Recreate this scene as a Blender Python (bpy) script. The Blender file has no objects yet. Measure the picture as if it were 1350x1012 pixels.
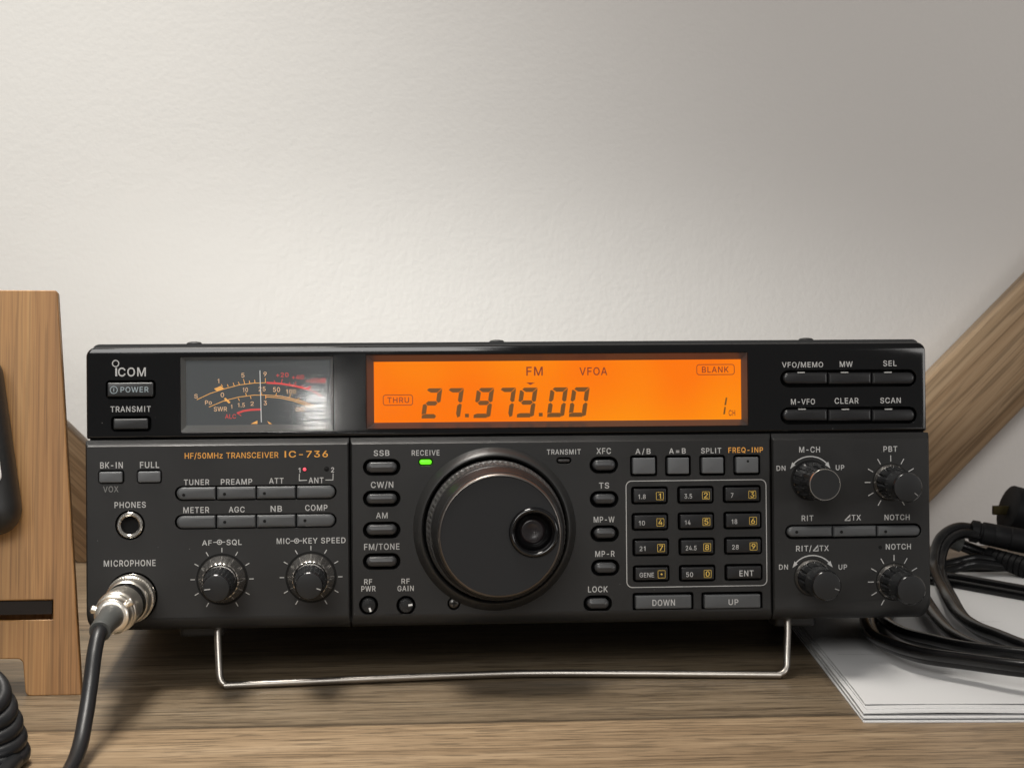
import bpy, bmesh, math, random
from mathutils import Vector, Matrix
from mathutils.geometry import tessellate_polygon

random.seed(7)
scene = bpy.context.scene
PI = math.pi
MM = 0.001

# ------------------------------------------------------------------ camera
cam_data = bpy.data.cameras.new('camera')
cam = bpy.data.objects.new('camera', cam_data)
scene.collection.objects.link(cam)
cam_data.sensor_width = 36.0
cam_data.lens = 36.0 * 2600 / 1350
cam_data.clip_start = 0.02
cam_data.clip_end = 50.0
_r, _f, _u = (Vector((0.99739, -0.07208, -0.0034)), Vector((0.07172, 0.99542, -0.06323)), Vector((0.00795, 0.06282, 0.99799)))
cam.matrix_world = Matrix(((_r.x, _u.x, -_f.x, -0.0558), (_r.y, _u.y, -_f.y, -0.75952), (_r.z, _u.z, -_f.z, 0.16531), (0, 0, 0, 1)))
cam_data.dof.use_dof = True
cam_data.dof.focus_distance = 0.76
cam_data.dof.aperture_fstop = 42.0
scene.camera = cam

# ------------------------------------------------------------------ world and lamps
world = bpy.data.worlds.new('World')
scene.world = world
world.use_nodes = True
_bg = world.node_tree.nodes['Background']
_bg.inputs[0].default_value = (1.0, 0.97, 0.94, 1)
_bg.inputs[1].default_value = 0.20


def lamp(name, kind, loc, target, power, color=(1, 1, 1), **kw):
    d = bpy.data.lights.new(name, kind)
    d.energy = power
    d.color = color
    for k, v in kw.items():
        setattr(d, k, v)
    o = bpy.data.objects.new(name, d)
    scene.collection.objects.link(o)
    o.location = loc
    o.rotation_euler = (Vector(target) - Vector(loc)).to_track_quat('-Z', 'Y').to_euler()
    return o


lamp('ceiling_lamp', 'AREA', (-0.22, 0.05, 1.05), (-0.10, 0.05, 0.0), 1.45, (1.0, 0.95, 0.88), shape='RECTANGLE', size=0.65, size_y=0.22, spread=math.radians(46))
lamp('front_fill', 'AREA', (-0.45, -1.9, 1.05), (0.0, 0.1, 0.1), 21.0, (1.0, 0.98, 0.95), shape='RECTANGLE', size=1.2, size_y=0.7)  # added fill from the front for the radio's face and the table
lamp('wall_fill_spot', 'SPOT', (-0.55, -0.40, 0.90), (-0.20, 0.345, 0.17), 33.0, (0.96, 1.0, 0.97), spot_size=math.radians(36), spot_blend=1.0, shadow_soft_size=0.10)  # added spot, no real fitting: brightens the left of the wall
lamp('low_fill_spot', 'SPOT', (-0.85, 0.06, 0.30), (0.12, 0.345, 0.085), 50.0, (0.98, 1.0, 0.97), spot_size=math.radians(14), spot_blend=1.0, shadow_soft_size=0.05)  # added spot, no real fitting: lightens the lower right wall
lamp('low_side_fill', 'AREA', (1.75, -1.8, 0.42), (0.0, 0.05, 0.05), 7.0, (1.0, 0.97, 0.94), shape='RECTANGLE', size=0.8, size_y=0.5)  # added low fill for the gap under the radio, not a window
lamp('room_lamp', 'AREA', (-0.132, -1.986, 0.2479), (-0.12, 0, 0.11), 0.22, (1.0, 0.97, 0.92), shape='RECTANGLE', size=0.028, size_y=0.055)

scene.view_settings.view_transform = 'Standard'
scene.view_settings.look = 'None'
scene.view_settings.gamma = 1.0
scene.view_settings.use_curve_mapping = False
scene.view_settings.exposure = 0.0
scene.render.engine = 'CYCLES'
scene.cycles.use_denoising = True
scene.cycles.max_bounces = 8

# measured layout of the radio: millimetres on the front panel (u across, v up), then table coordinates
BEZEL_TEXT = [
    ('COM', -147.5, 99.7, 10.6, 3.4),
    ('I', -153.5, 99.7, 0.7, 3.2),
    ('TRANSMIT', -148.1, 85.4, 15.4, 2.2),
    ('VFO/MEMO', 114.9, 100.6, 16.5, 2.1),
    ('MW', 132.4, 100.7, 5.2, 2.2),
    ('SEL', 150.0, 100.9, 5.4, 2.2),
    ('M-VFO', 114.9, 86.0, 9.6, 2.2),
    ('CLEAR', 132.4, 86.2, 9.6, 2.3),
    ('SCAN', 150.1, 86.2, 8.3, 2.2),
]
BEZEL_LOGO_RING = [
    (-153.7, 103.0),
]
POWER_TEXT = [
    ('POWER', -146.4, 92.9, 10.7, 2.1),
]
POWER_RING = [
    (-154.3, 92.8),
]
BEZEL_WELLS = [
    (-148.0, 93.0, 18.8, 7.1),
    (-147.9, 79.8, 15.1, 5.8),
]
BEZEL_BUTTONS = [
    (-148.0, 92.9, 17.5, 5.4),
    (-148.0, 79.7, 13.2, 4.0),
]
METER_BOX = [
    (-99.6, 90.8, 58.8, 29.0),
]
METER_WINDOW = [
    (-99.3, 91.4, 56.0, 25.1),
]
LCD_BOX = [
    (17.8, 91.2, 150.1, 28.7),
]
LCD_WINDOW = [
    (18.3, 91.1, 145.3, 23.8),
]
MEMORY_WELLS = [
    (133.3, 95.1, 54.6, 6.7),
    (133.3, 80.4, 54.7, 6.6),
]
MEMORY_KEYS = [
    (115.9, 95.3, 17.9, 4.6),
    (133.8, 95.1, 17.3, 4.6),
    (151.3, 95.0, 17.2, 4.6),
    (115.7, 80.7, 17.9, 4.6),
    (133.6, 80.5, 17.3, 4.6),
    (151.2, 80.3, 17.2, 4.6),
]
MEMORY_TICKS = [
    (114.2, 97.4, 2.9, 0.5),
    (131.6, 97.3, 2.9, 0.5),
    (149.1, 97.2, 2.9, 0.5),
    (114.4, 82.9, 2.9, 0.5),
    (131.8, 82.7, 2.9, 0.5),
    (149.2, 82.6, 2.9, 0.5),
]
LEFT_TEXT = [
    ('BK-IN', -155.3, 63.9, 8.6, 2.4),
    ('FULL', -140.8, 63.9, 7.3, 2.4),
    ('TUNER', -122.9, 57.0, 9.7, 2.2),
    ('PREAMP', -107.6, 57.0, 12.0, 2.2),
    ('ATT', -92.3, 57.2, 5.6, 2.2),
    ('1', -83.4, 61.2, 0.8, 1.9),
    ('2', -70.6, 61.2, 1.2, 1.9),
    ('ANT', -77.0, 57.2, 5.8, 2.2),
    ('METER', -123.1, 46.3, 9.9, 2.3),
    ('AGC', -107.6, 46.3, 6.1, 2.2),
    ('NB', -92.4, 46.4, 4.4, 2.3),
    ('COMP', -77.0, 46.6, 8.6, 2.3),
    ('PHONES', -148.3, 48.6, 11.9, 2.3),
    ('MICROPHONE', -148.6, 26.2, 19.7, 2.4),
    ('AF', -119.1, 33.6, 3.7, 2.0),
    ('SQL', -108.7, 33.7, 5.8, 2.1),
    ('MIC', -89.8, 33.9, 5.1, 2.2),
    ('KEY SPEED', -74.0, 33.9, 16.4, 2.2),
]
LEFT_DIM_TEXT = [
    ('VOX', -155.6, 54.7, 5.8, 2.3),
]
LEFT_ORANGE_TEXT = [
    ('HF/50MHz TRANSCEIVER', -109.4, 67.2, 35.9, 2.2),
]
MODEL_TEXT = [
    ('IC-736', -80.7, 67.4, 16.7, 2.5),
]
ANT_BRACKET = [
    [(-83.4, 59.8), (-83.5, 57.2), (-80.5, 57.3)],
    [(-73.4, 57.3), (-70.5, 57.3), (-70.4, 59.8)],
]
KNOB_SYMBOLS = [
    (-114.3, 33.8),
    (-84.7, 33.9),
]
SMALL_KEYS = [
    (-155.5, 59.3, 8.9, 4.2),
    (-140.9, 59.3, 8.7, 4.2),
]
SMALL_WELLS = [
    (-155.4, 59.4, 9.7, 5.1),
    (-140.9, 59.4, 9.3, 5.1),
]
ROW_KEYS = [
    (-123.1, 52.4, 14.9, 5.2),
    (-107.7, 52.5, 14.9, 5.2),
    (-92.4, 52.5, 14.9, 5.3),
    (-77.1, 52.6, 14.8, 5.3),
    (-123.2, 41.5, 14.9, 4.8),
    (-107.8, 41.5, 14.9, 4.9),
    (-92.5, 41.5, 14.9, 5.0),
    (-77.2, 41.6, 14.7, 5.0),
]
ROW_WELLS = [
    (-100.2, 52.7, 62.0, 5.6),
    (-100.3, 41.7, 62.0, 5.5),
]
ROW_LEDS = [
    (-127.8, 52.1),
    (-112.2, 52.3),
    (-96.9, 52.4),
    None,
    None,
    (-112.2, 41.5),
    (-96.9, 41.7),
    (-81.4, 41.7),
]
ANT_LEDS = [
    (-81.4, 61.5),
    (-72.9, 61.5),
]
JACK = [
    (-148.4, 40.8),
]
MIC_SOCKET = [
    (-147.8, 13.1),
]
DUAL_KNOBS = [
    (-113.4, 19.5),
    (-79.2, 19.8),
]
CENTRE_TEXT = [
    ('SSB', -51.6, 67.5, 6.1, 2.2),
    ('RECEIVE', -34.5, 67.4, 10.8, 2.1),
    ('CW/N', -51.5, 55.2, 8.7, 2.4),
    ('AM', -51.7, 43.3, 4.5, 2.3),
    ('FM/TONE', -51.8, 31.2, 13.7, 2.4),
    ('RF', -57.2, 17.7, 3.1, 2.0),
    ('PWR', -57.1, 15.0, 5.5, 2.1),
    ('RF', -42.7, 17.7, 3.2, 2.0),
    ('GAIN', -42.7, 14.9, 6.3, 2.1),
    ('TRANSMIT', 19.5, 67.2, 13.3, 2.0),
    ('XFC', 35.2, 67.4, 5.7, 2.3),
    ('TS', 35.2, 53.9, 4.0, 2.3),
    ('MP-W', 35.1, 40.6, 8.2, 2.3),
    ('MP-R', 35.3, 27.2, 7.6, 2.3),
    ('LOCK', 32.4, 13.4, 7.7, 2.3),
    ('A / B', 50.7, 67.1, 6.0, 2.1),
    ('A = B', 64.3, 67.1, 6.6, 2.1),
    ('SPLIT', 77.7, 67.1, 8.0, 2.1),
]
CENTRE_ORANGE_TEXT = [
    ('FREQ-INP', 91.4, 67.2, 13.8, 2.1),
]
MODE_KEYS = [
    (-51.6, 62.0, 11.8, 4.3),
    (-51.7, 49.8, 11.8, 4.1),
    (-51.8, 37.8, 11.8, 4.2),
    (-51.9, 25.5, 11.8, 4.1),
]
MODE_WELLS = [
    (-51.6, 62.0, 14.4, 6.3),
    (-51.7, 49.8, 14.4, 6.2),
    (-51.8, 37.6, 14.4, 6.3),
    (-51.9, 25.5, 14.4, 6.2),
]
FUNC_KEYS = [
    (35.2, 61.9, 8.9, 4.3),
    (35.2, 48.7, 8.5, 4.0),
    (35.3, 35.3, 8.3, 4.1),
    (35.4, 21.8, 8.5, 4.2),
    (32.3, 7.9, 8.6, 4.1),
]
FUNC_WELLS = [
    (35.2, 61.9, 11.1, 6.4),
    (35.2, 48.5, 11.2, 6.3),
    (35.3, 35.1, 11.1, 6.3),
    (35.4, 21.8, 11.1, 6.3),
    (32.3, 7.8, 11.1, 6.3),
]
STATUS_LEDS = [
    (-34.5, 63.8, 5.6, 2.9),
    (19.5, 63.8, 5.7, 2.4),
]
TRIMMERS = [
    (-57.1, 8.6),
    (-42.6, 8.3),
]
PANEL_SCREW = [
    (-24.0, 8.7),
]
DIAL = [
    (-7.8, 37.7),
]
DIAL_FACE = [
    (-7.6, 36.8, 46.0, 45.9),
]
DIMPLE = [
    (5.2, 37.9, 17.2, 18.1),
]
VFO_KEYS = [
    (50.9, 61.4, 8.8, 6.3),
    (64.5, 61.3, 8.3, 6.3),
    (78.1, 61.3, 8.4, 6.2),
    (91.8, 61.3, 8.8, 6.2),
]
PAD_FRAME = [
    (71.6, 34.7, 55.5, 41.6),
]
PAD_KEYS = [
    ('1.8', '1', 53.1, 49.8, 12.8, 5.3),
    ('3.5', '2', 71.3, 49.8, 12.8, 5.3),
    ('7', '3', 89.7, 49.9, 13.5, 5.3),
    ('10', '4', 53.2, 39.5, 12.8, 5.3),
    ('14', '5', 71.4, 39.5, 12.8, 5.3),
    ('18', '6', 89.9, 39.6, 13.5, 5.3),
    ('21', '7', 53.4, 29.5, 12.8, 5.3),
    ('24.5', '8', 71.6, 29.5, 12.8, 5.3),
    ('28', '9', 90.0, 29.6, 13.5, 5.3),
    ('GENE', '.', 53.5, 19.2, 12.8, 4.9),
    ('50', '0', 71.7, 19.1, 12.8, 4.9),
    ('ENT', '', 90.1, 19.2, 13.5, 4.9),
]
STEP_KEYS = [
    ('DOWN', 58.1, 8.1, 22.0, 5.2),
    ('UP', 85.4, 7.9, 22.2, 5.3),
]
STEP_TEXT = [
    ('DOWN', 58.1, 7.9, 8.9, 2.4),
    ('UP', 85.7, 7.7, 3.9, 2.2),
]
RIGHT_TEXT = [
    ('M-CH', 116.9, 67.1, 8.3, 2.3),
    ('DN', 105.4, 59.9, 3.6, 2.0),
    ('UP', 129.0, 59.9, 3.4, 2.0),
    ('PBT', 149.3, 67.0, 5.6, 2.2),
    ('RIT', 115.8, 40.1, 4.7, 2.2),
    ('TX', 135.3, 40.1, 3.7, 2.2),
    ('NOTCH', 151.7, 40.0, 10.1, 2.2),
    ('RIT/', 114.2, 28.2, 6.2, 2.2),
    ('TX', 122.3, 28.2, 3.7, 2.2),
    ('NOTCH', 152.1, 28.4, 10.1, 2.2),
    ('DN', 106.0, 21.0, 3.6, 2.0),
    ('UP', 129.7, 20.7, 3.4, 2.0),
]
DELTAS = [
    [(130.7, 39.0), (132.8, 39.0), (132.9, 41.0)],
    [(117.9, 27.2), (119.9, 27.2), (119.9, 29.2)],
]
NOTCH_DOT = [
    (144.8, 28.2),
]
RIT_KEYS = [
    (116.6, 34.8, 17.9, 4.1),
    (134.6, 34.7, 17.3, 4.2),
    (152.3, 34.6, 17.2, 4.1),
]
RIT_WELL = [
    (134.1, 34.7, 54.5, 5.5),
]
RIT_LEDS = [
    (111.3, 34.7),
    (129.2, 34.5),
    (146.9, 34.4),
]
STEP_KNOBS = [
    (117.2, 55.0),
    (117.6, 14.6),
]
ARC_CENTRES = [
    (117.1, 55.3),
    (117.6, 16.3),
]
RING_KNOBS = [
    (149.4, 53.9),
    (150.3, 14.6),
]
OUTLINE = [
    (-165.1, 109.4),
    (164.7, 109.0),
    (-165.3, 74.0),
    (164.4, 73.6),
    (-64.6, 37.3),
    (-63.2, 37.3),
    (101.2, 35.1),
    (102.1, 35.1),
    (-165.0, 71.1),
    (164.7, 70.8),
]
M_ORANGE = [
    [(-123.2, 88.8), (-118.0, 91.2), (-112.7, 92.9), (-106.9, 94.4), (-101.2, 95.1), (-96.6, 95.2)],
    [(-118.5, 85.9), (-112.7, 88.3), (-107.0, 89.7), (-101.2, 90.4), (-96.7, 90.4), (-91.2, 90.0), (-85.9, 88.8), (-81.6, 87.5), (-77.7, 85.9)],
    [(-96.7, 89.7), (-91.2, 89.3), (-85.9, 88.1), (-82.1, 86.8), (-78.9, 85.4)],
    [(-96.6, 97.0), (-96.6, 95.1)],
    [(-113.7, 94.7), (-113.2, 93.8)],
    [(-111.3, 94.7), (-111.0, 93.7)],
    [(-109.1, 95.3), (-108.7, 94.1)],
    [(-107.1, 95.6), (-106.6, 94.4)],
    [(-105.1, 96.7), (-104.6, 94.8)],
    [(-102.9, 96.1), (-102.6, 94.9)],
    [(-100.8, 96.4), (-100.6, 95.0)],
    [(-104.3, 91.3), (-104.0, 90.2)],
    [(-98.1, 91.6), (-98.1, 90.4)],
    [(-92.3, 91.2), (-92.6, 90.1)],
    [(-86.8, 90.4), (-87.6, 89.2)],
    [(-83.4, 89.3), (-84.2, 88.3)],
    [(-107.2, 89.3), (-106.7, 88.2)],
    [(-102.5, 90.0), (-102.2, 89.0)],
    [(-96.5, 90.4), (-96.5, 88.9)],
    [(-112.5, 88.1), (-110.4, 88.9)],
]
M_RED = [
    [(-79.6, 92.5), (-76.7, 91.0), (-73.9, 89.1)],
    [(-93.2, 96.1), (-92.9, 95.3)],
    [(-90.0, 96.6), (-90.4, 95.1)],
    [(-87.1, 95.3), (-87.5, 94.3)],
    [(-84.7, 95.4), (-85.4, 94.1)],
    [(-82.1, 94.2), (-82.7, 93.4)],
    [(-107.7, 83.6), (-106.1, 82.4)],
]
M_RED_THICK = [
    [(-96.2, 95.2), (-90.6, 94.8), (-85.4, 93.9), (-79.6, 92.5)],
    [(-107.7, 83.4), (-105.1, 84.3), (-102.2, 84.7), (-98.5, 84.8)],
    [(-79.2, 93.7), (-80.1, 92.4)],
]
M_BLOCKS = [
    [(-116.5, 93.0), (-113.9, 94.1), (-112.6, 93.0), (-115.3, 92.0)],
    [(-112.7, 89.1), (-112.1, 89.5), (-110.2, 87.7), (-110.8, 87.2)],
]
M_TRI = [
    [(-102.4, 79.2), (-99.8, 80.5), (-99.8, 79.2)],
    [(-96.0, 80.3), (-95.3, 79.1), (-94.1, 79.1)],
]
M_TEXT_CREAM = [
    ('1', -114.8, 96.0, 0.6, 1.7),
    ('5', -105.3, 98.2, 1.2, 1.7),
    ('9', -96.7, 98.6, 1.2, 1.7),
    ('0', -113.3, 90.6, 1.3, 1.7),
    ('10', -104.4, 92.5, 2.0, 1.7),
    ('25', -97.9, 92.8, 2.7, 1.7),
    ('50', -92.3, 92.5, 2.7, 1.8),
    ('100', -86.7, 91.7, 3.8, 1.7),
    ('S', -123.5, 90.2, 1.3, 1.6),
    ('Po', -118.7, 87.7, 2.6, 1.6),
    ('SWR', -114.1, 85.1, 5.1, 1.7),
    ('1', -109.8, 86.0, 0.5, 1.6),
    ('1.5', -106.0, 86.6, 2.7, 1.6),
    ('2', -101.8, 87.1, 1.3, 1.6),
    ('3', -96.7, 87.3, 1.2, 1.7),
]
M_TEXT_RED = [
    ('+20', -90.0, 98.2, 4.8, 1.7),
    ('+40', -84.0, 97.3, 4.6, 1.7),
    ('+60dB', -77.0, 95.9, 7.6, 1.8),
    ('ALC', -110.2, 82.2, 4.2, 1.7),
]
M_INF = [
    (-84.1, 84.7),
    (-82.3, 84.8),
]
M_NEEDLE = [
    (-98.6, 100.0),
    (-98.2, 79.8),
]
LCD_TEXT = [
    ('FM', 8.8, 98.9, 6.5, 3.5),
    ('THRU', -44.9, 88.0, 8.5, 2.2),
    ('VFOA', 32.1, 98.7, 11.0, 3.1),
    ('BLANK', 80.7, 99.0, 10.7, 2.4),
    ('CH', 87.2, 81.8, 2.6, 2.3),
]
LCD_TRI = [
    (5.5, 94.5),
    (8.8, 94.4),
    (7.1, 93.5),
]
LCD_BOXES = [
    (-45.0, 88.0, 11.5, 4.0),
    (80.8, 99.0, 15.0, 4.0),
]
LCD_ONE = [
    [(84.8, 87.9), (85.4, 87.9), (84.9, 84.9), (84.2, 84.9)],
    [(84.2, 84.2), (84.8, 84.2), (84.4, 81.3), (83.7, 81.3)],
]
LCD_DIGITS = [
    ('2', -31.8, 86.6, 8.5, 11.8),
    ('7', -23.3, 86.6, 8.5, 11.8),
    ('9', -11.4, 86.6, 8.5, 11.8),
    ('7', -2.8, 86.6, 8.6, 11.8),
    ('9', 5.7, 86.6, 8.6, 11.7),
    ('0', 17.7, 86.6, 8.6, 11.7),
    ('0', 26.3, 86.6, 8.6, 11.7),
]
LCD_DOTS = [
    (-18.0, 81.7, 1.6, 1.5),
    (11.1, 81.8, 1.6, 1.5),
]
STAND_OUT = [
    (-177.1, 21.1, 153.6),
    (-166.7, -6.0, 0.1),
    (-187.8, -6.0, -0.0),
    (-188.9, -3.6, 13.8),
    (-197.4, -3.5, 13.9),
    (-197.7, 0.4, 36.0),
    (-177.7, 0.3, 35.7),
    (-177.6, -1.0, 28.3),
    (-199.2, 21.1, 153.7),
    (-198.7, 14.3, 115.1),
    (-193.1, 7.9, 78.9),
    (-191.8, 6.5, 70.8),
    (-198.0, 4.5, 59.4),
    (-219.9, 10.0, 90.7),
]
CABLE_A = [
    (252.5, 218.0, 25.5),
    (241.8, 214.0, 27.3),
    (231.2, 206.0, 24.0),
    (224.6, 195.0, 16.5),
    (219.9, 176.0, 10.9),
    (204.0, 106.5, 13.0),
    (199.9, 75.7, 10.0),
    (199.1, 47.4, 9.0),
    (202.4, 25.4, 9.0),
    (205.8, 4.4, 9.0),
    (214.8, -26.1, 9.0),
]
CABLE_B = [
    (199.0, 144.3, 12.0),
    (190.3, 93.7, 12.0),
    (185.1, 59.7, 11.5),
    (182.4, 34.9, 11.0),
    (181.5, 15.3, 11.0),
    (183.1, -3.6, 11.0),
    (188.6, -15.1, 10.5),
    (195.3, -22.0, 10.0),
    (212.3, -33.0, 9.0),
]
CABLE_C = [
    (203.5, 129.9, 9.0),
    (174.6, 108.3, 9.0),
    (159.8, 77.5, 9.0),
    (150.2, 31.4, 10.0),
    (150.8, 5.5, 11.0),
    (156.1, -18.2, 12.0),
    (167.8, -35.7, 13.0),
    (183.8, -55.8, 14.0),
    (203.6, -64.3, 14.0),
]
CABLE_D = [
    (197.2, 120.2, 9.0),
    (175.5, 102.4, 9.0),
    (165.7, 73.3, 9.0),
    (164.6, 37.7, 9.5),
    (172.4, 14.9, 10.0),
    (180.0, -4.8, 11.0),
    (194.9, -23.1, 12.0),
    (214.0, -36.3, 12.0),
]
CABLE_E = [
    (204.2, 151.0, 9.0),
    (208.5, 127.4, 9.0),
    (220.1, 114.1, 9.0),
    (234.2, 93.2, 9.0),
    (251.0, 72.8, 9.0),
]
CABLE_F = [
    (232.1, 235.0, -1.1),
    (242.2, 238.0, 0.6),
    (254.8, 240.0, 3.7),
    (265.7, 240.0, 2.3),
    (284.0, 240.0, -3.5),
    (312.4, 240.0, -9.6),
]
CABLE_G = [
    (237.8, 255.0, 0.4),
    (248.0, 255.0, 1.8),
    (264.4, 255.0, -1.6),
    (289.0, 255.0, -2.8),
    (317.8, 255.0, -4.1),
]
CABLE_H = [
    (246.6, 232.0, 18.1),
    (251.7, 228.0, 15.5),
    (260.2, 222.0, 11.5),
]
PLUGS = [
    (250.0, 219.0, 26.2),
    (256.1, 217.0, 26.0),
    (280.8, 214.0, 20.2),
    (259.4, 222.0, 12.7),
    (276.3, 206.0, 1.4),
    (277.5, 250.0, 33.2),
    (291.0, 250.0, 25.4),
]
PAPER = [
    (118.6, -77.2, 0.0),
    (132.5, 114.1, 0.0),
    (175.2, -82.1, 0.0),
    (124.0, -70.0, 4.0),
    (246.8, 199.0, 3.0),
]
PAPER_LINES = [
    (135.0, 23.4, 4.0),
    (163.3, 17.8, 4.0),
    (134.3, 47.4, 4.0),
    (148.9, 47.7, 4.0),
]
MIC_PATH = [
    (-150.4, -70.0, 37.9),
    (-151.4, -127.7, 3.0),
    (-165.5, 8.0, 0.0),
    (-151.1, -85.0, 25.2),
    (-152.3, -100.0, 11.8),
]
COIL = [
    (-180.2, -112.0, 26.4),
    (-177.3, -112.0, -0.5),
    (-170.0, -114.6, 0.0),
]
BAIL = [
    (-114.5, -1.1, 1.6),
    (106.9, -1.1, 1.6),
    (-65.3, 4.9, 1.6),
    (6.9, 11.3, 1.6),
    (46.8, 4.2, 1.6),
]
GLARE = [
    (-119.6, -1986.0, 251.9),
]

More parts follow.
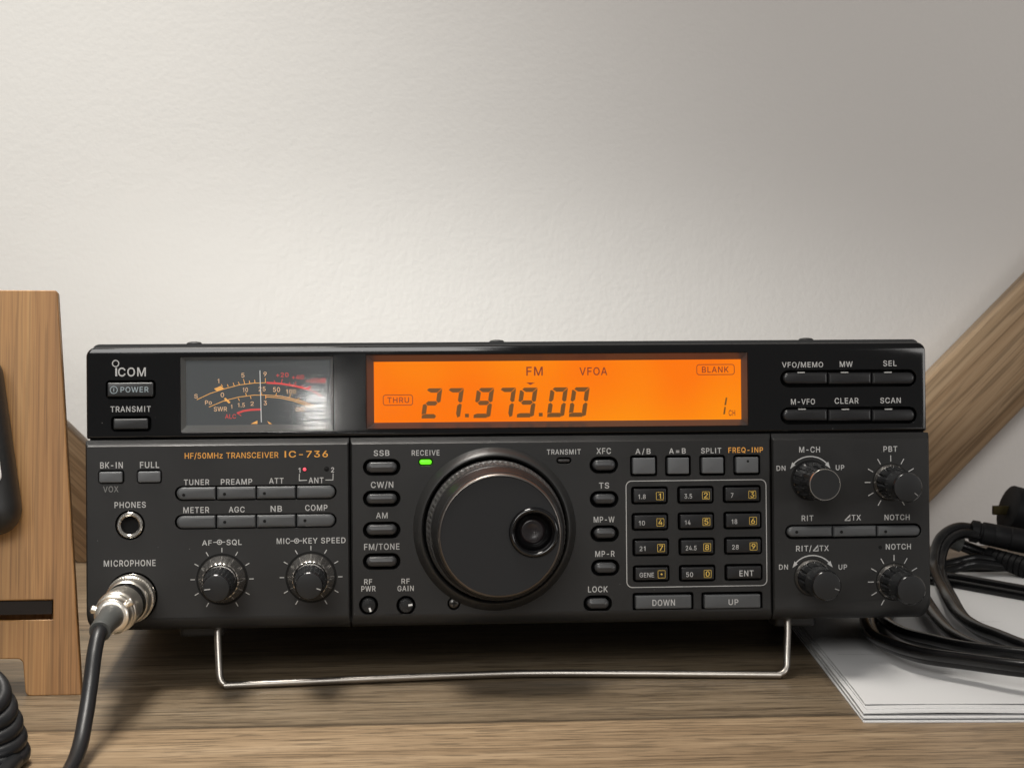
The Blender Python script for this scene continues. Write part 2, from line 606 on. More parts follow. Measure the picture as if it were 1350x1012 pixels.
# letter outlines (cap height about 730 units): advance, loops
REGULAR = {
    'A': (479, [[14,-3,13,4,197,508,200,513,206,513,278,511,466,-2,458,-4,392,-3,344,130,338,138,140,138,135,130,88,-2,80,-4], [162,208,164,204,170,203,308,203,314,204,316,208,242,430,236,435]]),
    'B': (456, [[58,-3,56,4,56,508,64,513,244,513,304,505,328,496,352,480,372,460,385,442,400,400,401,352,389,316,370,292,331,268,382,235,403,208,415,184,422,136,420,112,414,88,403,64,370,28,316,4,244,-4], [129,64,136,61,244,61,280,64,310,73,328,84,347,112,351,142,344,172,321,202,304,214,286,221,244,227,130,227], [129,292,136,289,238,289,274,295,298,307,320,328,331,358,330,388,321,412,310,426,295,436,268,445,238,448,130,447]]),
    'C': (510, [[242,-9,188,2,149,21,116,46,90,75,68,111,50,153,40,201,36,255,40,303,49,351,66,393,92,435,116,462,152,489,182,504,224,516,266,520,314,515,338,509,368,497,404,474,437,441,453,417,470,375,475,345,406,345,392,380,376,405,344,432,314,445,278,451,242,450,212,442,188,429,159,405,129,363,118,333,111,297,107,255,110,213,117,177,128,147,142,123,168,93,188,78,212,67,242,59,284,58,330,69,366,93,386,117,404,159,410,164,470,164,477,159,463,111,440,72,422,50,386,22,362,9,314,-6,272,-11]]),
    'D': (502, [[58,-3,56,4,56,508,64,513,226,513,268,509,316,499,358,479,388,457,413,430,436,394,453,352,462,304,466,250,462,202,453,160,437,118,415,82,388,52,352,27,313,10,274,0,220,-4], [129,64,136,61,214,61,250,64,286,72,316,85,340,102,360,124,374,148,387,184,393,220,393,292,387,322,376,358,363,382,342,406,316,425,291,436,256,445,220,448,130,447]]),
    'E': (418, [[58,-3,56,4,56,508,64,513,370,513,376,508,376,502,376,454,370,448,130,447,130,291,352,290,359,286,359,232,357,226,352,225,130,223,129,64,136,61,376,61,379,52,378,-2,370,-4]]),
    'F': (410, [[58,-3,56,4,56,508,64,513,370,512,373,508,373,454,370,448,130,447,130,284,346,282,350,274,350,220,346,217,130,216,128,-2,124,-4]]),
    'G': (520, [[242,-9,184,3,147,21,116,45,89,75,67,111,50,153,39,201,36,255,39,303,51,357,68,399,87,429,112,459,146,487,182,505,224,516,266,520,314,514,342,507,386,486,406,471,437,441,453,417,471,375,476,347,409,345,404,348,386,387,368,411,338,434,302,448,266,452,236,449,211,441,182,426,148,393,129,363,118,333,111,297,107,255,110,213,117,177,128,147,142,123,164,97,188,78,212,67,236,61,266,57,296,59,338,72,362,88,379,105,395,129,404,153,410,189,404,195,283,195,279,201,279,255,284,260,476,260,482,255,482,201,479,159,467,117,453,87,437,63,410,37,380,16,344,1,308,-8,272,-11]]),
    'H': (517, [[58,-3,56,4,56,508,58,512,124,513,129,508,129,298,130,294,136,293,382,293,388,298,388,508,394,513,454,513,460,510,461,-2,454,-4,388,-2,387,226,136,228,129,226,128,-2,124,-4]]),
    'I': (300, [[29,-3,27,4,29,60,107,61,114,64,114,442,113,446,107,448,29,448,27,508,35,513,269,513,273,508,273,454,270,448,191,448,187,442,187,70,187,64,191,61,269,61,273,52,272,-2,269,-4]]),
    'K': (466, [[58,-3,56,4,56,508,58,512,124,513,129,508,130,256,172,307,358,509,364,513,448,513,452,508,448,504,249,286,451,4,452,-2,448,-4,368,-2,196,237,130,166,128,-2,124,-4]]),
    'L': (393, [[58,-3,56,4,56,508,64,513,124,513,129,508,129,64,136,61,358,61,365,58,365,-2,358,-4]]),
    'M': (628, [[58,-3,56,4,56,508,58,512,148,513,157,508,280,190,310,100,316,91,349,190,472,510,478,513,568,513,572,508,571,-2,562,-4,500,-2,501,376,496,392,458,286,346,0,340,-4,286,-4,283,-2,168,286,130,392,126,388,125,376,126,-2,118,-4]]),
    'N': (523, [[58,-3,56,4,56,508,58,512,136,513,141,508,347,184,394,103,397,112,395,508,400,513,460,513,466,510,466,-2,388,-4,382,0,200,286,130,404,126,394,129,286,128,-2,124,-4]]),
    'O': (533, [[242,-9,188,2,149,21,116,46,90,75,68,111,50,153,40,201,36,255,40,303,49,351,66,393,92,435,116,462,152,489,182,504,224,516,266,520,314,515,350,504,382,489,416,463,442,435,468,393,484,351,494,303,497,249,494,201,483,153,469,117,444,75,417,45,386,22,349,3,308,-7,266,-11], [261,57,296,59,326,69,365,93,388,117,405,147,416,177,424,213,426,255,423,297,415,333,404,363,386,392,368,413,326,440,296,449,266,452,236,449,188,431,164,413,148,393,129,363,118,333,111,297,107,255,110,213,117,177,128,147,147,117,164,97,188,78,236,59]]),
    'P': (444, [[58,-3,56,4,56,508,64,513,238,513,304,503,334,490,358,474,382,448,394,430,410,382,413,346,411,316,393,262,358,220,334,204,304,191,268,184,130,181,128,-2,124,-4], [129,250,136,246,256,248,280,253,310,270,328,294,339,328,338,370,329,400,321,412,293,436,256,447,130,447]]),
    'Q': (533, [[398,-51,356,6,308,-7,266,-11,224,-7,188,2,147,22,116,46,89,76,67,112,50,154,40,202,36,256,40,304,50,356,66,394,92,435,116,462,146,486,182,504,224,516,266,520,314,515,350,504,380,490,416,463,446,430,468,394,482,358,494,304,497,256,494,202,485,160,467,112,446,78,410,40,412,34,472,-50,464,-52], [246,58,290,59,311,64,243,154,242,162,314,163,368,96,389,118,404,146,416,178,424,214,426,256,423,298,406,358,389,388,368,413,326,440,296,449,266,452,236,449,188,431,164,413,149,394,130,364,118,334,110,292,107,256,110,214,117,178,128,147,146,118,164,97,188,78,212,67]]),
    'R': (449, [[58,-3,56,4,56,508,64,513,238,513,304,504,334,493,376,460,393,436,405,406,413,352,406,298,393,268,376,245,355,226,322,208,322,202,432,-2,424,-4,352,-4,350,-2,244,193,136,194,129,190,128,-2,124,-4], [129,262,136,259,256,260,280,264,310,279,331,304,340,334,340,370,331,400,322,415,298,435,256,447,130,447]]),
    'S': (446, [[186,-11,156,-5,126,5,101,19,78,37,60,59,48,80,38,109,35,139,102,141,108,135,115,109,126,91,150,71,186,57,246,54,288,66,312,81,324,93,335,109,341,127,342,139,337,163,318,187,294,201,144,249,111,265,87,283,63,313,53,337,48,373,50,397,59,427,73,451,90,472,114,489,162,511,192,518,258,518,288,512,318,501,342,487,364,469,380,451,394,427,402,403,405,379,402,375,336,374,326,403,318,416,300,433,276,446,252,452,222,455,172,445,142,427,126,406,121,391,119,373,125,349,144,327,168,313,198,301,312,268,361,241,385,217,401,193,411,163,410,115,403,85,389,61,372,40,348,20,300,-2,264,-10,222,-13]]),
    'T': (448, [[192,-4,189,4,189,442,186,448,180,448,30,448,28,508,36,513,414,513,421,508,421,454,416,448,270,448,264,448,261,442,260,-2]]),
    'U': (517, [[220,-10,184,-2,154,11,124,29,100,52,84,74,66,110,59,140,56,176,58,512,124,513,128,506,128,182,130,158,136,133,156,98,185,74,214,62,256,56,286,57,328,71,350,86,374,116,386,152,389,176,389,506,394,513,457,512,461,506,461,176,458,140,449,104,436,78,415,50,394,31,364,11,334,-1,298,-10]]),
    'V': (479, [[200,-2,12,508,20,513,80,513,88,508,242,70,264,142,391,508,398,513,464,512,467,508,465,502,281,-2,272,-4]]),
    'W': (686, [[152,-3,14,502,14,512,80,513,86,508,194,86,220,196,302,510,308,513,374,513,380,513,384,508,488,101,494,91,599,508,602,513,608,513,668,513,674,508,533,-2,524,-4,451,-2,344,405,338,392,233,-2,230,-4]]),
    'X': (474, [[16,-3,16,4,193,256,194,262,28,503,25,508,28,513,106,512,207,364,238,312,269,364,370,511,376,513,448,511,446,502,281,262,458,4,459,-2,454,-4,382,-4,379,-2,286,130,238,208,94,-2]]),
    'Y': (472, [[200,-3,198,208,12,508,20,513,92,512,195,346,236,272,277,346,376,508,380,513,452,513,459,508,456,502,273,208,271,-2,266,-4]]),
    'Z': (438, [[38,-2,38,46,42,52,314,448,38,448,36,454,36,508,38,512,398,512,401,508,401,460,175,130,126,64,134,60,398,61,403,52,402,-2,398,-4,44,-4]]),
    '0': (453, [[208,-9,160,2,130,19,102,45,81,75,65,111,53,153,46,201,44,255,46,303,53,351,64,393,83,435,106,467,130,489,154,504,190,516,226,520,262,516,298,505,328,484,354,459,370,435,386,399,399,357,407,303,409,249,407,201,400,153,388,111,374,81,352,47,326,21,296,3,262,-7,226,-11], [200,57,226,54,250,56,269,63,298,89,316,117,325,141,334,177,338,213,340,255,334,327,316,391,300,417,274,442,250,453,226,456,202,452,184,445,166,432,149,411,127,363,119,333,115,291,115,213,119,177,128,141,151,93,178,68]]),
    '1': (453, [[74,-3,72,4,74,59,200,59,206,60,208,64,208,436,206,440,200,437,86,354,82,358,84,430,194,511,278,511,280,64,284,59,392,59,395,52,394,-2,386,-4]]),
    '2': (453, [[62,-3,60,4,62,51,280,286,307,328,316,370,310,406,293,430,260,450,224,456,188,450,170,441,152,426,135,394,128,358,67,358,62,364,65,394,82,442,99,466,118,484,140,499,170,512,230,519,278,512,308,500,350,466,376,424,382,400,385,370,377,322,364,292,320,232,163,64,170,61,386,61,393,58,393,-2,386,-4]]),
    '3': (453, [[186,-9,132,6,108,17,84,36,66,56,54,75,44,105,40,129,42,136,108,136,114,129,123,99,138,80,165,63,198,55,234,55,258,59,288,72,310,93,323,123,324,159,315,189,300,211,276,228,252,237,228,242,156,244,153,249,153,297,156,303,281,447,72,448,66,453,66,508,72,513,372,513,376,507,375,459,233,297,240,294,282,289,312,278,336,264,354,249,373,225,386,201,395,171,394,117,386,87,373,63,354,40,312,9,252,-9]]),
    '4': (453, [[278,-2,276,100,44,101,38,102,36,106,37,160,242,508,248,513,308,513,315,508,117,172,122,167,272,167,278,172,278,317,284,322,344,321,347,316,347,172,350,167,413,166,417,160,417,106,410,101,349,100,347,4,344,-4]]),
    '5': (453, [[190,-9,164,-3,136,9,95,39,80,57,67,81,59,105,56,129,58,133,124,132,140,93,165,69,190,58,238,55,277,69,291,81,310,105,322,141,322,183,310,219,292,243,268,261,238,271,214,273,184,269,154,259,130,243,64,251,92,507,94,512,100,513,364,513,370,507,370,501,370,453,364,448,154,446,140,315,142,312,178,329,214,337,256,335,298,323,334,300,364,267,383,231,394,183,392,135,384,99,369,69,334,29,310,11,280,-2,226,-11]]),
    '6': (453, [[206,-9,170,-2,140,11,116,28,95,51,80,73,68,105,62,129,61,189,78,243,108,303,248,511,254,513,320,513,326,507,193,315,200,313,230,318,266,316,314,300,343,279,373,243,385,213,391,189,393,159,390,123,370,69,353,45,332,25,309,9,284,-1,254,-8], [196,57,230,52,257,57,272,64,289,75,300,87,319,123,323,159,318,195,309,213,291,237,260,256,242,260,212,260,178,249,150,225,135,195,130,177,130,141,141,105,164,75]]),
    '7': (453, [[96,-4,95,4,316,442,312,448,306,448,60,448,58,508,66,513,390,513,395,508,395,448,169,-2,162,-4]]),
    '8': (453, [[194,-9,158,-2,109,21,73,57,57,87,50,111,48,135,50,159,61,195,80,226,98,243,141,267,107,285,88,309,75,333,66,381,75,429,84,447,103,471,122,489,170,512,200,518,254,518,284,511,332,486,362,455,377,429,386,381,382,351,375,327,345,285,312,267,354,243,381,213,399,177,404,129,394,81,368,44,343,21,320,8,284,-4,230,-11], [188,57,224,53,266,58,296,72,320,93,331,123,330,159,312,195,284,217,248,230,206,230,170,219,146,201,134,188,124,165,119,141,126,105,134,91,150,75,170,63], [197,297,224,294,260,299,284,311,304,333,313,357,313,393,305,417,284,439,242,455,206,454,170,441,156,429,148,417,138,387,138,363,142,345,152,327,164,314]]),
    '9': (453, [[128,-3,128,4,261,196,218,191,188,193,158,200,130,214,95,244,79,268,68,292,62,322,62,382,69,412,85,442,116,481,164,509,194,517,224,520,284,510,313,496,338,478,355,460,374,430,384,406,391,376,393,346,385,292,363,238,342,202,204,-2,200,-4], [203,250,224,247,242,249,260,253,278,261,302,284,319,316,322,334,322,370,318,388,310,406,297,424,278,441,248,454,206,455,176,443,150,418,134,387,129,352,132,328,141,298,153,280,174,262]]),
    '/': (249, [[12,-79,11,-72,174,534,180,537,234,537,238,534,238,528,74,-78]]),
    '-': (453, [[112,185,110,192,112,248,334,248,340,245,341,186,334,184]]),
    '=': (453, [[70,94,68,101,70,157,376,157,384,155,385,149,385,101,382,93], [70,242,68,245,70,304,376,305,382,304,385,299,385,245,382,242]]),
    '+': (453, [[197,30,194,38,194,164,185,168,59,169,57,224,59,229,65,230,192,230,194,362,197,368,251,368,259,362,259,236,262,230,389,230,395,224,394,170,389,168,263,168,259,164,259,158,259,32]]),
    '.': (187, [[84,-7,67,0,51,18,47,30,47,54,54,69,72,85,90,90,108,89,120,84,138,66,144,54,144,30,136,12,120,-2,108,-7]]),
    'd': (424, [[164,-10,110,12,92,26,66,56,50,86,39,116,33,146,30,188,33,230,39,260,50,290,66,320,86,345,116,368,134,377,164,386,218,387,248,379,278,360,302,331,304,332,307,338,308,511,373,512,376,506,374,-3,313,-4,309,2,308,52,278,17,242,-5,212,-11], [171,56,200,51,224,53,242,58,260,68,274,80,287,98,302,140,308,188,306,218,297,260,272,299,248,316,224,324,182,324,164,318,146,307,121,278,106,236,100,188,106,140,114,116,134,81,149,68]]),
    'z': (380, [[40,-3,38,4,40,50,246,316,238,319,46,320,44,328,46,382,335,382,336,328,134,64,142,60,340,60,343,52,342,-2,334,-4]]),
    'o': (415, [[182,-10,146,-2,116,12,90,32,68,56,51,86,40,116,30,182,33,224,40,260,55,296,69,320,110,360,140,377,170,385,206,388,242,386,272,378,302,362,326,343,346,320,360,296,375,260,383,224,385,188,382,146,373,110,350,62,326,33,303,14,272,-1,242,-9,206,-12], [204,50,248,58,266,68,284,86,296,103,310,140,315,188,310,236,296,272,284,290,266,307,248,318,230,324,206,326,182,323,164,317,146,306,131,290,111,254,100,188,111,122,130,86,146,70,164,59]]),
}
BOLD = {
    'A': (479, [[14,-10,8,-6,7,4,193,514,200,519,278,519,287,508,473,-2,464,-10,389,-8,337,130,146,132,140,128,92,-6,86,-10], [171,214,176,209,182,209,302,209,308,214,242,409,236,414]]),
    'B': (456, [[58,-10,52,-6,50,4,52,514,64,519,244,519,304,511,334,499,358,483,388,449,406,400,407,352,396,316,376,289,346,268,382,243,399,226,421,184,428,136,426,112,418,82,410,64,392,40,373,22,346,8,316,-2,250,-10], [135,70,142,67,244,67,280,70,304,76,324,88,335,100,343,118,344,148,340,166,328,186,316,199,286,215,244,221,136,221], [135,298,142,295,238,295,268,299,292,310,312,328,325,358,324,388,317,406,304,423,292,431,268,439,238,442,136,441]]),
    'C': (510, [[242,-15,182,-2,146,16,110,44,86,70,61,111,44,153,34,201,30,255,35,309,44,357,62,399,86,438,111,465,146,493,182,510,218,521,266,526,320,520,344,513,386,495,410,477,440,447,456,423,469,399,483,345,476,339,470,338,404,339,398,345,394,363,382,387,368,404,338,429,302,442,266,446,242,443,212,435,188,423,164,403,136,363,122,327,116,291,113,255,116,213,124,177,146,128,170,99,188,85,212,73,242,66,284,64,326,74,362,98,383,123,400,165,404,169,476,169,483,159,469,111,454,81,428,47,392,18,366,3,320,-11,290,-16]]),
    'D': (502, [[58,-10,52,-6,50,4,52,514,64,519,226,519,274,515,316,505,358,486,394,460,421,430,442,394,459,352,468,304,472,250,468,202,459,160,441,112,419,76,390,46,356,22,316,5,268,-7,220,-10], [135,70,142,67,214,67,250,70,286,78,310,89,336,106,356,130,370,154,380,184,387,220,387,292,381,322,369,358,355,382,334,405,310,421,286,432,256,439,220,442,136,441]]),
    'E': (418, [[58,-10,52,-6,50,4,52,514,64,519,376,518,382,508,382,454,376,443,136,441,136,297,358,295,365,286,365,232,360,220,352,219,136,217,135,70,142,67,376,67,385,58,385,-2,382,-6,370,-10]]),
    'F': (410, [[58,-10,52,-6,50,4,52,514,64,519,364,519,376,516,379,508,379,454,376,446,370,442,136,441,136,290,346,288,356,280,356,220,352,213,346,211,136,210,135,-2,130,-8,124,-10]]),
    'G': (520, [[242,-15,182,-3,146,15,110,43,86,69,60,111,44,153,33,201,30,255,34,309,44,357,61,399,83,435,109,465,146,494,182,511,224,522,266,526,314,520,344,513,386,493,410,476,440,446,458,420,478,375,483,345,476,339,404,340,399,345,379,387,362,408,335,429,296,443,266,446,236,443,212,435,188,423,164,404,136,363,122,327,116,291,113,249,122,183,134,149,149,123,170,100,194,82,218,71,266,63,296,65,320,71,344,83,371,105,396,147,404,183,398,189,278,190,273,201,273,255,278,265,482,265,488,255,488,201,485,159,474,117,460,87,440,58,416,33,380,10,344,-5,308,-14,272,-17]]),
    'H': (517, [[58,-10,52,-6,50,4,52,514,64,519,124,519,133,514,136,300,376,299,382,304,384,514,394,519,460,518,467,508,467,4,463,-8,394,-10,386,-8,382,-2,381,220,142,222,135,220,135,-2,130,-8,124,-10]]),
    'I': (300, [[29,-10,21,-2,21,58,25,64,29,67,101,67,108,70,108,436,107,440,101,442,29,442,23,446,21,454,23,514,35,519,269,519,275,517,279,508,279,454,275,445,269,442,197,442,193,436,193,76,193,70,197,67,275,65,279,58,279,-2,275,-8,269,-10]]),
    'K': (466, [[58,-10,52,-6,50,4,52,514,64,519,124,519,133,514,136,273,358,517,448,519,454,517,458,508,454,501,256,286,454,10,459,-2,455,-8,376,-10,364,-6,196,228,135,160,135,-2,130,-8,124,-10]]),
    'L': (393, [[58,-10,52,-6,50,4,50,508,52,514,58,519,124,519,133,514,135,508,135,70,142,67,364,66,371,58,371,-2,367,-8,358,-10]]),
    'M': (628, [[58,-10,52,-6,50,4,50,508,52,515,58,519,148,519,160,514,286,190,310,120,316,111,343,190,468,514,478,519,568,519,574,517,578,508,578,4,574,-8,568,-10,502,-10,494,-2,494,346,490,357,352,-2,346,-9,340,-10,286,-10,280,-8,276,-2,136,355,132,340,132,-2,124,-10]]),
    'N': (523, [[58,-10,52,-6,50,4,52,514,64,519,136,519,144,514,388,127,389,508,391,514,400,519,466,518,473,508,473,4,469,-8,460,-10,381,-8,192,286,136,381,132,370,135,-2,130,-8,124,-10]]),
    'O': (533, [[242,-15,182,-2,146,16,110,44,86,70,61,111,44,153,34,201,30,255,35,309,44,357,62,399,86,438,111,465,146,493,182,510,218,521,266,526,314,521,350,511,386,494,422,466,450,435,472,399,490,351,500,303,503,249,500,201,489,153,476,117,452,75,422,42,387,15,350,-3,308,-13,266,-17], [261,63,296,66,320,72,347,87,380,118,398,147,410,177,418,213,420,255,418,291,411,327,398,361,383,387,362,410,323,435,296,443,266,446,236,442,194,427,170,410,152,389,133,357,122,327,113,255,116,213,123,177,135,147,152,120,170,99,194,82,236,66]]),
    'P': (444, [[58,-10,52,-6,50,4,52,514,64,519,238,519,304,509,335,496,362,478,382,459,398,436,410,406,417,376,417,322,400,262,382,236,361,214,334,197,310,186,268,178,136,175,135,-2,130,-8,124,-10], [135,256,142,252,256,254,280,260,304,273,324,298,333,328,332,370,325,394,316,409,292,430,256,441,136,441]]),
    'Q': (533, [[398,-58,356,-4,266,-17,224,-13,188,-4,146,16,114,40,86,70,60,112,44,152,34,202,30,256,34,304,45,358,62,400,81,430,110,464,146,493,182,510,224,522,272,526,314,521,350,511,386,494,422,466,449,436,471,400,488,358,500,304,503,250,499,196,490,154,474,112,452,76,420,40,419,34,476,-43,478,-50,470,-58], [246,64,290,65,300,70,236,154,235,160,239,166,248,169,314,169,320,166,368,105,385,124,399,148,410,178,418,214,420,256,417,298,400,358,386,382,366,406,338,427,320,437,266,446,236,442,190,424,167,406,152,388,134,358,123,328,113,256,116,214,123,178,134,148,149,124,169,100,188,85,212,73]]),
    'R': (449, [[58,-10,52,-6,50,4,52,514,64,519,238,519,304,510,340,496,382,463,399,436,412,406,419,352,417,322,410,292,396,262,384,244,365,226,329,202,436,6,436,-5,424,-10,352,-10,346,-7,238,188,142,188,135,184,135,-2,130,-8,124,-10], [135,268,142,265,256,266,280,271,310,286,325,304,334,334,334,370,327,394,317,412,292,431,256,441,136,441]]),
    'S': (446, [[186,-17,156,-11,126,-1,96,15,72,35,55,55,42,79,32,109,28,133,30,143,36,147,108,146,114,139,125,103,150,78,186,63,240,60,282,69,306,84,320,97,335,127,336,139,331,163,315,181,294,194,144,243,108,260,84,278,59,307,47,337,42,373,44,397,52,427,66,453,85,475,109,493,162,518,198,524,258,524,292,517,318,508,367,475,384,456,400,427,408,403,410,373,402,368,336,368,328,373,323,397,312,414,294,430,276,440,252,446,222,449,174,440,145,421,132,403,128,391,125,373,129,355,144,335,174,317,312,274,366,245,393,217,410,187,417,157,416,109,408,84,392,55,378,37,349,13,300,-8,264,-17,222,-19]]),
    'T': (448, [[192,-10,186,-7,183,4,183,436,180,442,174,442,30,442,23,448,22,454,24,514,36,519,420,518,427,508,427,454,426,448,420,443,270,442,267,436,267,-2,258,-10]]),
    'U': (517, [[220,-16,184,-8,154,4,118,26,94,50,77,74,62,104,53,140,50,176,51,512,57,518,64,519,124,519,133,512,134,176,137,152,148,121,164,98,190,78,232,63,262,62,286,64,328,78,353,98,370,122,380,152,383,176,384,512,394,519,460,518,466,512,467,506,467,176,464,140,454,102,441,74,423,50,398,26,364,5,334,-8,298,-16]]),
    'V': (479, [[200,-9,194,-2,8,502,8,514,20,519,86,519,92,514,242,91,386,514,398,519,464,519,471,514,471,502,288,-2,278,-10]]),
    'W': (686, [[152,-10,145,-2,7,502,8,515,14,519,80,519,90,514,194,115,296,508,302,518,380,519,388,514,488,128,494,120,595,514,608,519,668,519,678,514,679,502,536,-8,530,-10,458,-10,452,-10,446,-4,344,376,338,366,240,-2,236,-8,230,-10]]),
    'X': (474, [[16,-10,8,-2,10,6,185,256,187,262,21,502,21,514,34,519,106,519,112,514,238,325,286,401,366,514,376,519,448,519,454,514,454,502,288,262,465,4,466,-2,462,-8,454,-10,382,-10,376,-8,283,124,238,195,97,-8]]),
    'Y': (472, [[200,-10,193,-2,191,208,8,502,8,514,20,519,92,519,98,516,236,286,272,351,374,516,380,519,458,518,464,511,463,502,278,204,278,-2,272,-9,266,-10]]),
    'Z': (438, [[38,-9,32,-2,34,52,298,436,296,442,38,442,32,446,30,454,32,514,44,519,392,519,404,516,407,508,407,466,404,454,138,70,146,67,404,65,409,52,409,-2,405,-8,398,-10]]),
    '0': (453, [[208,-15,154,-2,125,15,100,39,78,69,59,111,47,153,40,201,38,255,40,309,48,357,60,399,80,441,97,465,121,489,154,511,190,522,226,526,262,522,298,511,328,492,358,463,377,435,393,399,405,357,413,309,415,249,413,201,404,147,394,111,378,75,358,45,328,16,298,-2,262,-13,226,-17], [201,63,226,60,250,63,268,70,294,93,309,117,321,147,328,177,332,213,334,255,328,327,311,387,297,411,268,439,250,446,226,450,202,446,184,438,156,411,133,363,125,327,121,291,121,213,125,177,132,147,145,117,159,93,184,71]]),
    '1': (453, [[74,-10,68,-6,66,4,67,58,73,64,194,65,200,66,202,70,202,424,200,428,194,425,86,348,80,350,76,358,77,430,194,518,278,519,284,514,286,508,286,70,290,65,394,64,400,58,401,-2,392,-10]]),
    '2': (453, [[62,-10,54,-2,56,52,277,292,302,333,310,370,306,400,290,424,260,443,224,450,188,443,158,423,141,394,136,358,129,352,62,353,56,362,59,394,75,442,92,468,116,490,164,516,224,526,278,518,308,507,333,490,353,472,379,430,389,394,391,370,387,334,371,292,328,232,177,70,182,67,392,66,399,58,398,-3,392,-9,386,-10]]),
    '3': (453, [[186,-15,126,2,102,14,79,33,62,51,48,75,38,105,35,135,42,142,114,140,127,105,144,83,168,69,198,61,234,61,258,66,288,80,306,98,317,123,318,159,308,189,295,207,270,225,252,231,222,236,156,238,148,243,147,249,148,303,266,441,66,443,60,453,61,513,72,519,372,519,378,516,382,507,382,459,379,453,247,303,252,299,282,295,311,285,336,272,360,252,378,229,392,201,401,171,403,141,393,87,378,61,360,37,312,3,252,-15]]),
    '4': (453, [[278,-9,272,-2,270,94,38,95,31,100,30,106,32,165,236,511,242,518,248,519,314,518,319,514,320,507,128,176,134,173,266,173,272,178,273,322,284,328,344,328,352,322,353,316,353,178,356,173,416,172,422,166,423,160,422,100,410,95,355,94,353,-2,350,-6,344,-10]]),
    '5': (453, [[190,-15,136,2,93,33,73,57,61,81,53,105,52,135,58,140,124,140,130,135,143,99,166,76,192,63,238,61,274,75,303,105,316,141,316,183,306,213,286,240,268,254,238,265,214,267,184,263,154,252,130,236,64,243,58,248,87,513,100,519,370,518,376,507,376,453,370,443,160,441,148,324,190,339,226,344,274,338,316,321,352,292,379,255,395,213,400,183,398,135,391,99,376,69,359,45,340,26,316,8,280,-8,226,-17]]),
    '6': (453, [[206,-15,164,-6,140,5,115,21,92,45,75,69,63,99,56,129,55,189,71,243,101,303,243,513,254,519,326,518,332,507,329,501,209,327,212,322,266,322,296,314,321,303,362,269,379,243,397,189,399,159,396,123,377,69,361,45,338,21,314,5,284,-7,254,-14], [197,63,230,59,254,63,272,71,296,93,313,123,317,159,311,195,288,231,260,249,242,254,212,254,182,245,158,225,141,195,136,177,135,153,137,135,145,111,166,81]]),
    '7': (453, [[96,-10,90,-7,88,4,306,436,300,442,60,442,54,446,52,454,54,514,66,519,396,517,401,508,399,442,174,-3,168,-9,162,-10]]),
    '8': (453, [[194,-15,158,-8,134,1,104,18,68,53,52,81,45,105,42,135,44,159,54,195,80,235,98,251,124,267,99,285,73,321,63,351,60,381,71,435,85,459,116,492,140,506,170,518,224,526,254,524,284,518,332,494,356,472,381,435,392,381,389,351,382,327,353,285,328,267,362,244,388,213,405,177,410,129,407,105,398,75,368,34,344,15,320,2,290,-9,254,-15], [189,63,224,59,266,64,296,79,316,99,322,111,327,135,322,165,304,195,278,214,242,224,194,221,164,207,148,195,138,183,127,153,125,135,130,111,146,86,170,70], [198,303,224,300,254,303,280,315,297,333,307,357,307,393,297,417,279,435,242,449,212,449,173,435,155,417,144,387,144,363,148,345,170,317]]),
    '9': (453, [[128,-10,122,-6,121,4,245,184,242,187,188,187,158,193,128,208,92,238,72,268,62,292,57,316,54,352,56,382,63,412,77,442,110,483,138,502,162,514,194,523,224,526,284,516,314,503,338,486,358,466,378,436,389,412,397,376,399,346,391,292,369,238,349,202,206,-8,200,-10], [204,256,224,253,242,255,272,265,297,286,310,310,315,328,316,370,312,388,299,412,272,438,242,449,206,448,176,435,158,418,149,406,137,370,137,334,148,298,158,284,176,268]]),
    '/': (249, [[12,-86,6,-82,5,-72,168,534,172,540,180,543,240,541,245,534,244,528,81,-78,72,-86]]),
    '-': (453, [[112,178,106,182,104,192,104,246,112,254,334,254,342,252,347,246,347,186,340,179]]),
    '=': (453, [[70,87,64,91,62,101,62,155,70,163,382,163,391,155,391,95,382,87], [64,239,62,299,63,305,70,311,382,311,390,305,391,245,389,239,382,235,76,235]]),
    '+': (453, [[197,24,188,32,188,158,179,162,59,162,51,170,51,224,52,230,59,236,186,236,189,368,197,374,257,374,264,368,265,362,265,242,268,236,395,235,401,224,401,170,395,163,389,162,269,162,265,158,263,29,257,24]]),
    '.': (187, [[78,-12,65,-6,47,12,41,30,41,54,48,71,66,88,90,96,108,95,126,87,144,67,150,54,149,24,138,6,120,-9,96,-14]]),
    'd': (424, [[164,-16,134,-7,110,5,86,23,62,50,44,84,33,116,27,146,24,188,26,230,34,266,46,296,62,326,84,350,104,368,134,384,164,392,218,393,242,388,272,372,297,350,301,356,302,512,308,519,374,519,381,512,382,506,381,-4,374,-10,308,-9,304,-4,302,34,272,4,242,-11,218,-17], [172,62,200,57,224,59,254,72,280,98,296,140,302,188,297,236,290,260,266,296,242,312,224,318,182,318,152,304,128,278,112,236,106,188,111,146,118,122,138,86,152,73]]),
    'z': (380, [[40,-10,32,-2,34,52,234,310,226,313,46,313,38,322,40,385,52,389,328,389,340,385,343,376,340,324,147,70,154,66,340,66,349,58,349,-2,346,-6,334,-10]]),
    'o': (415, [[182,-16,140,-6,111,8,86,28,62,55,47,80,34,116,24,182,27,224,34,260,48,296,66,326,86,348,110,368,140,383,170,391,206,394,242,392,272,384,304,368,332,345,353,320,367,296,379,266,388,230,391,188,388,146,380,110,364,74,350,51,332,31,308,11,272,-7,242,-15,206,-18], [205,56,248,65,278,88,290,104,304,140,309,188,303,236,290,271,278,288,248,311,230,318,206,320,170,313,139,290,117,254,106,188,117,122,134,91,151,74,164,66]]),
}

# ------------------------------------------------------------------ materials
def nodes_of(name):
    m = bpy.data.materials.new(name)
    m.use_nodes = True
    nt = m.node_tree
    return m, nt, nt.nodes['Principled BSDF']


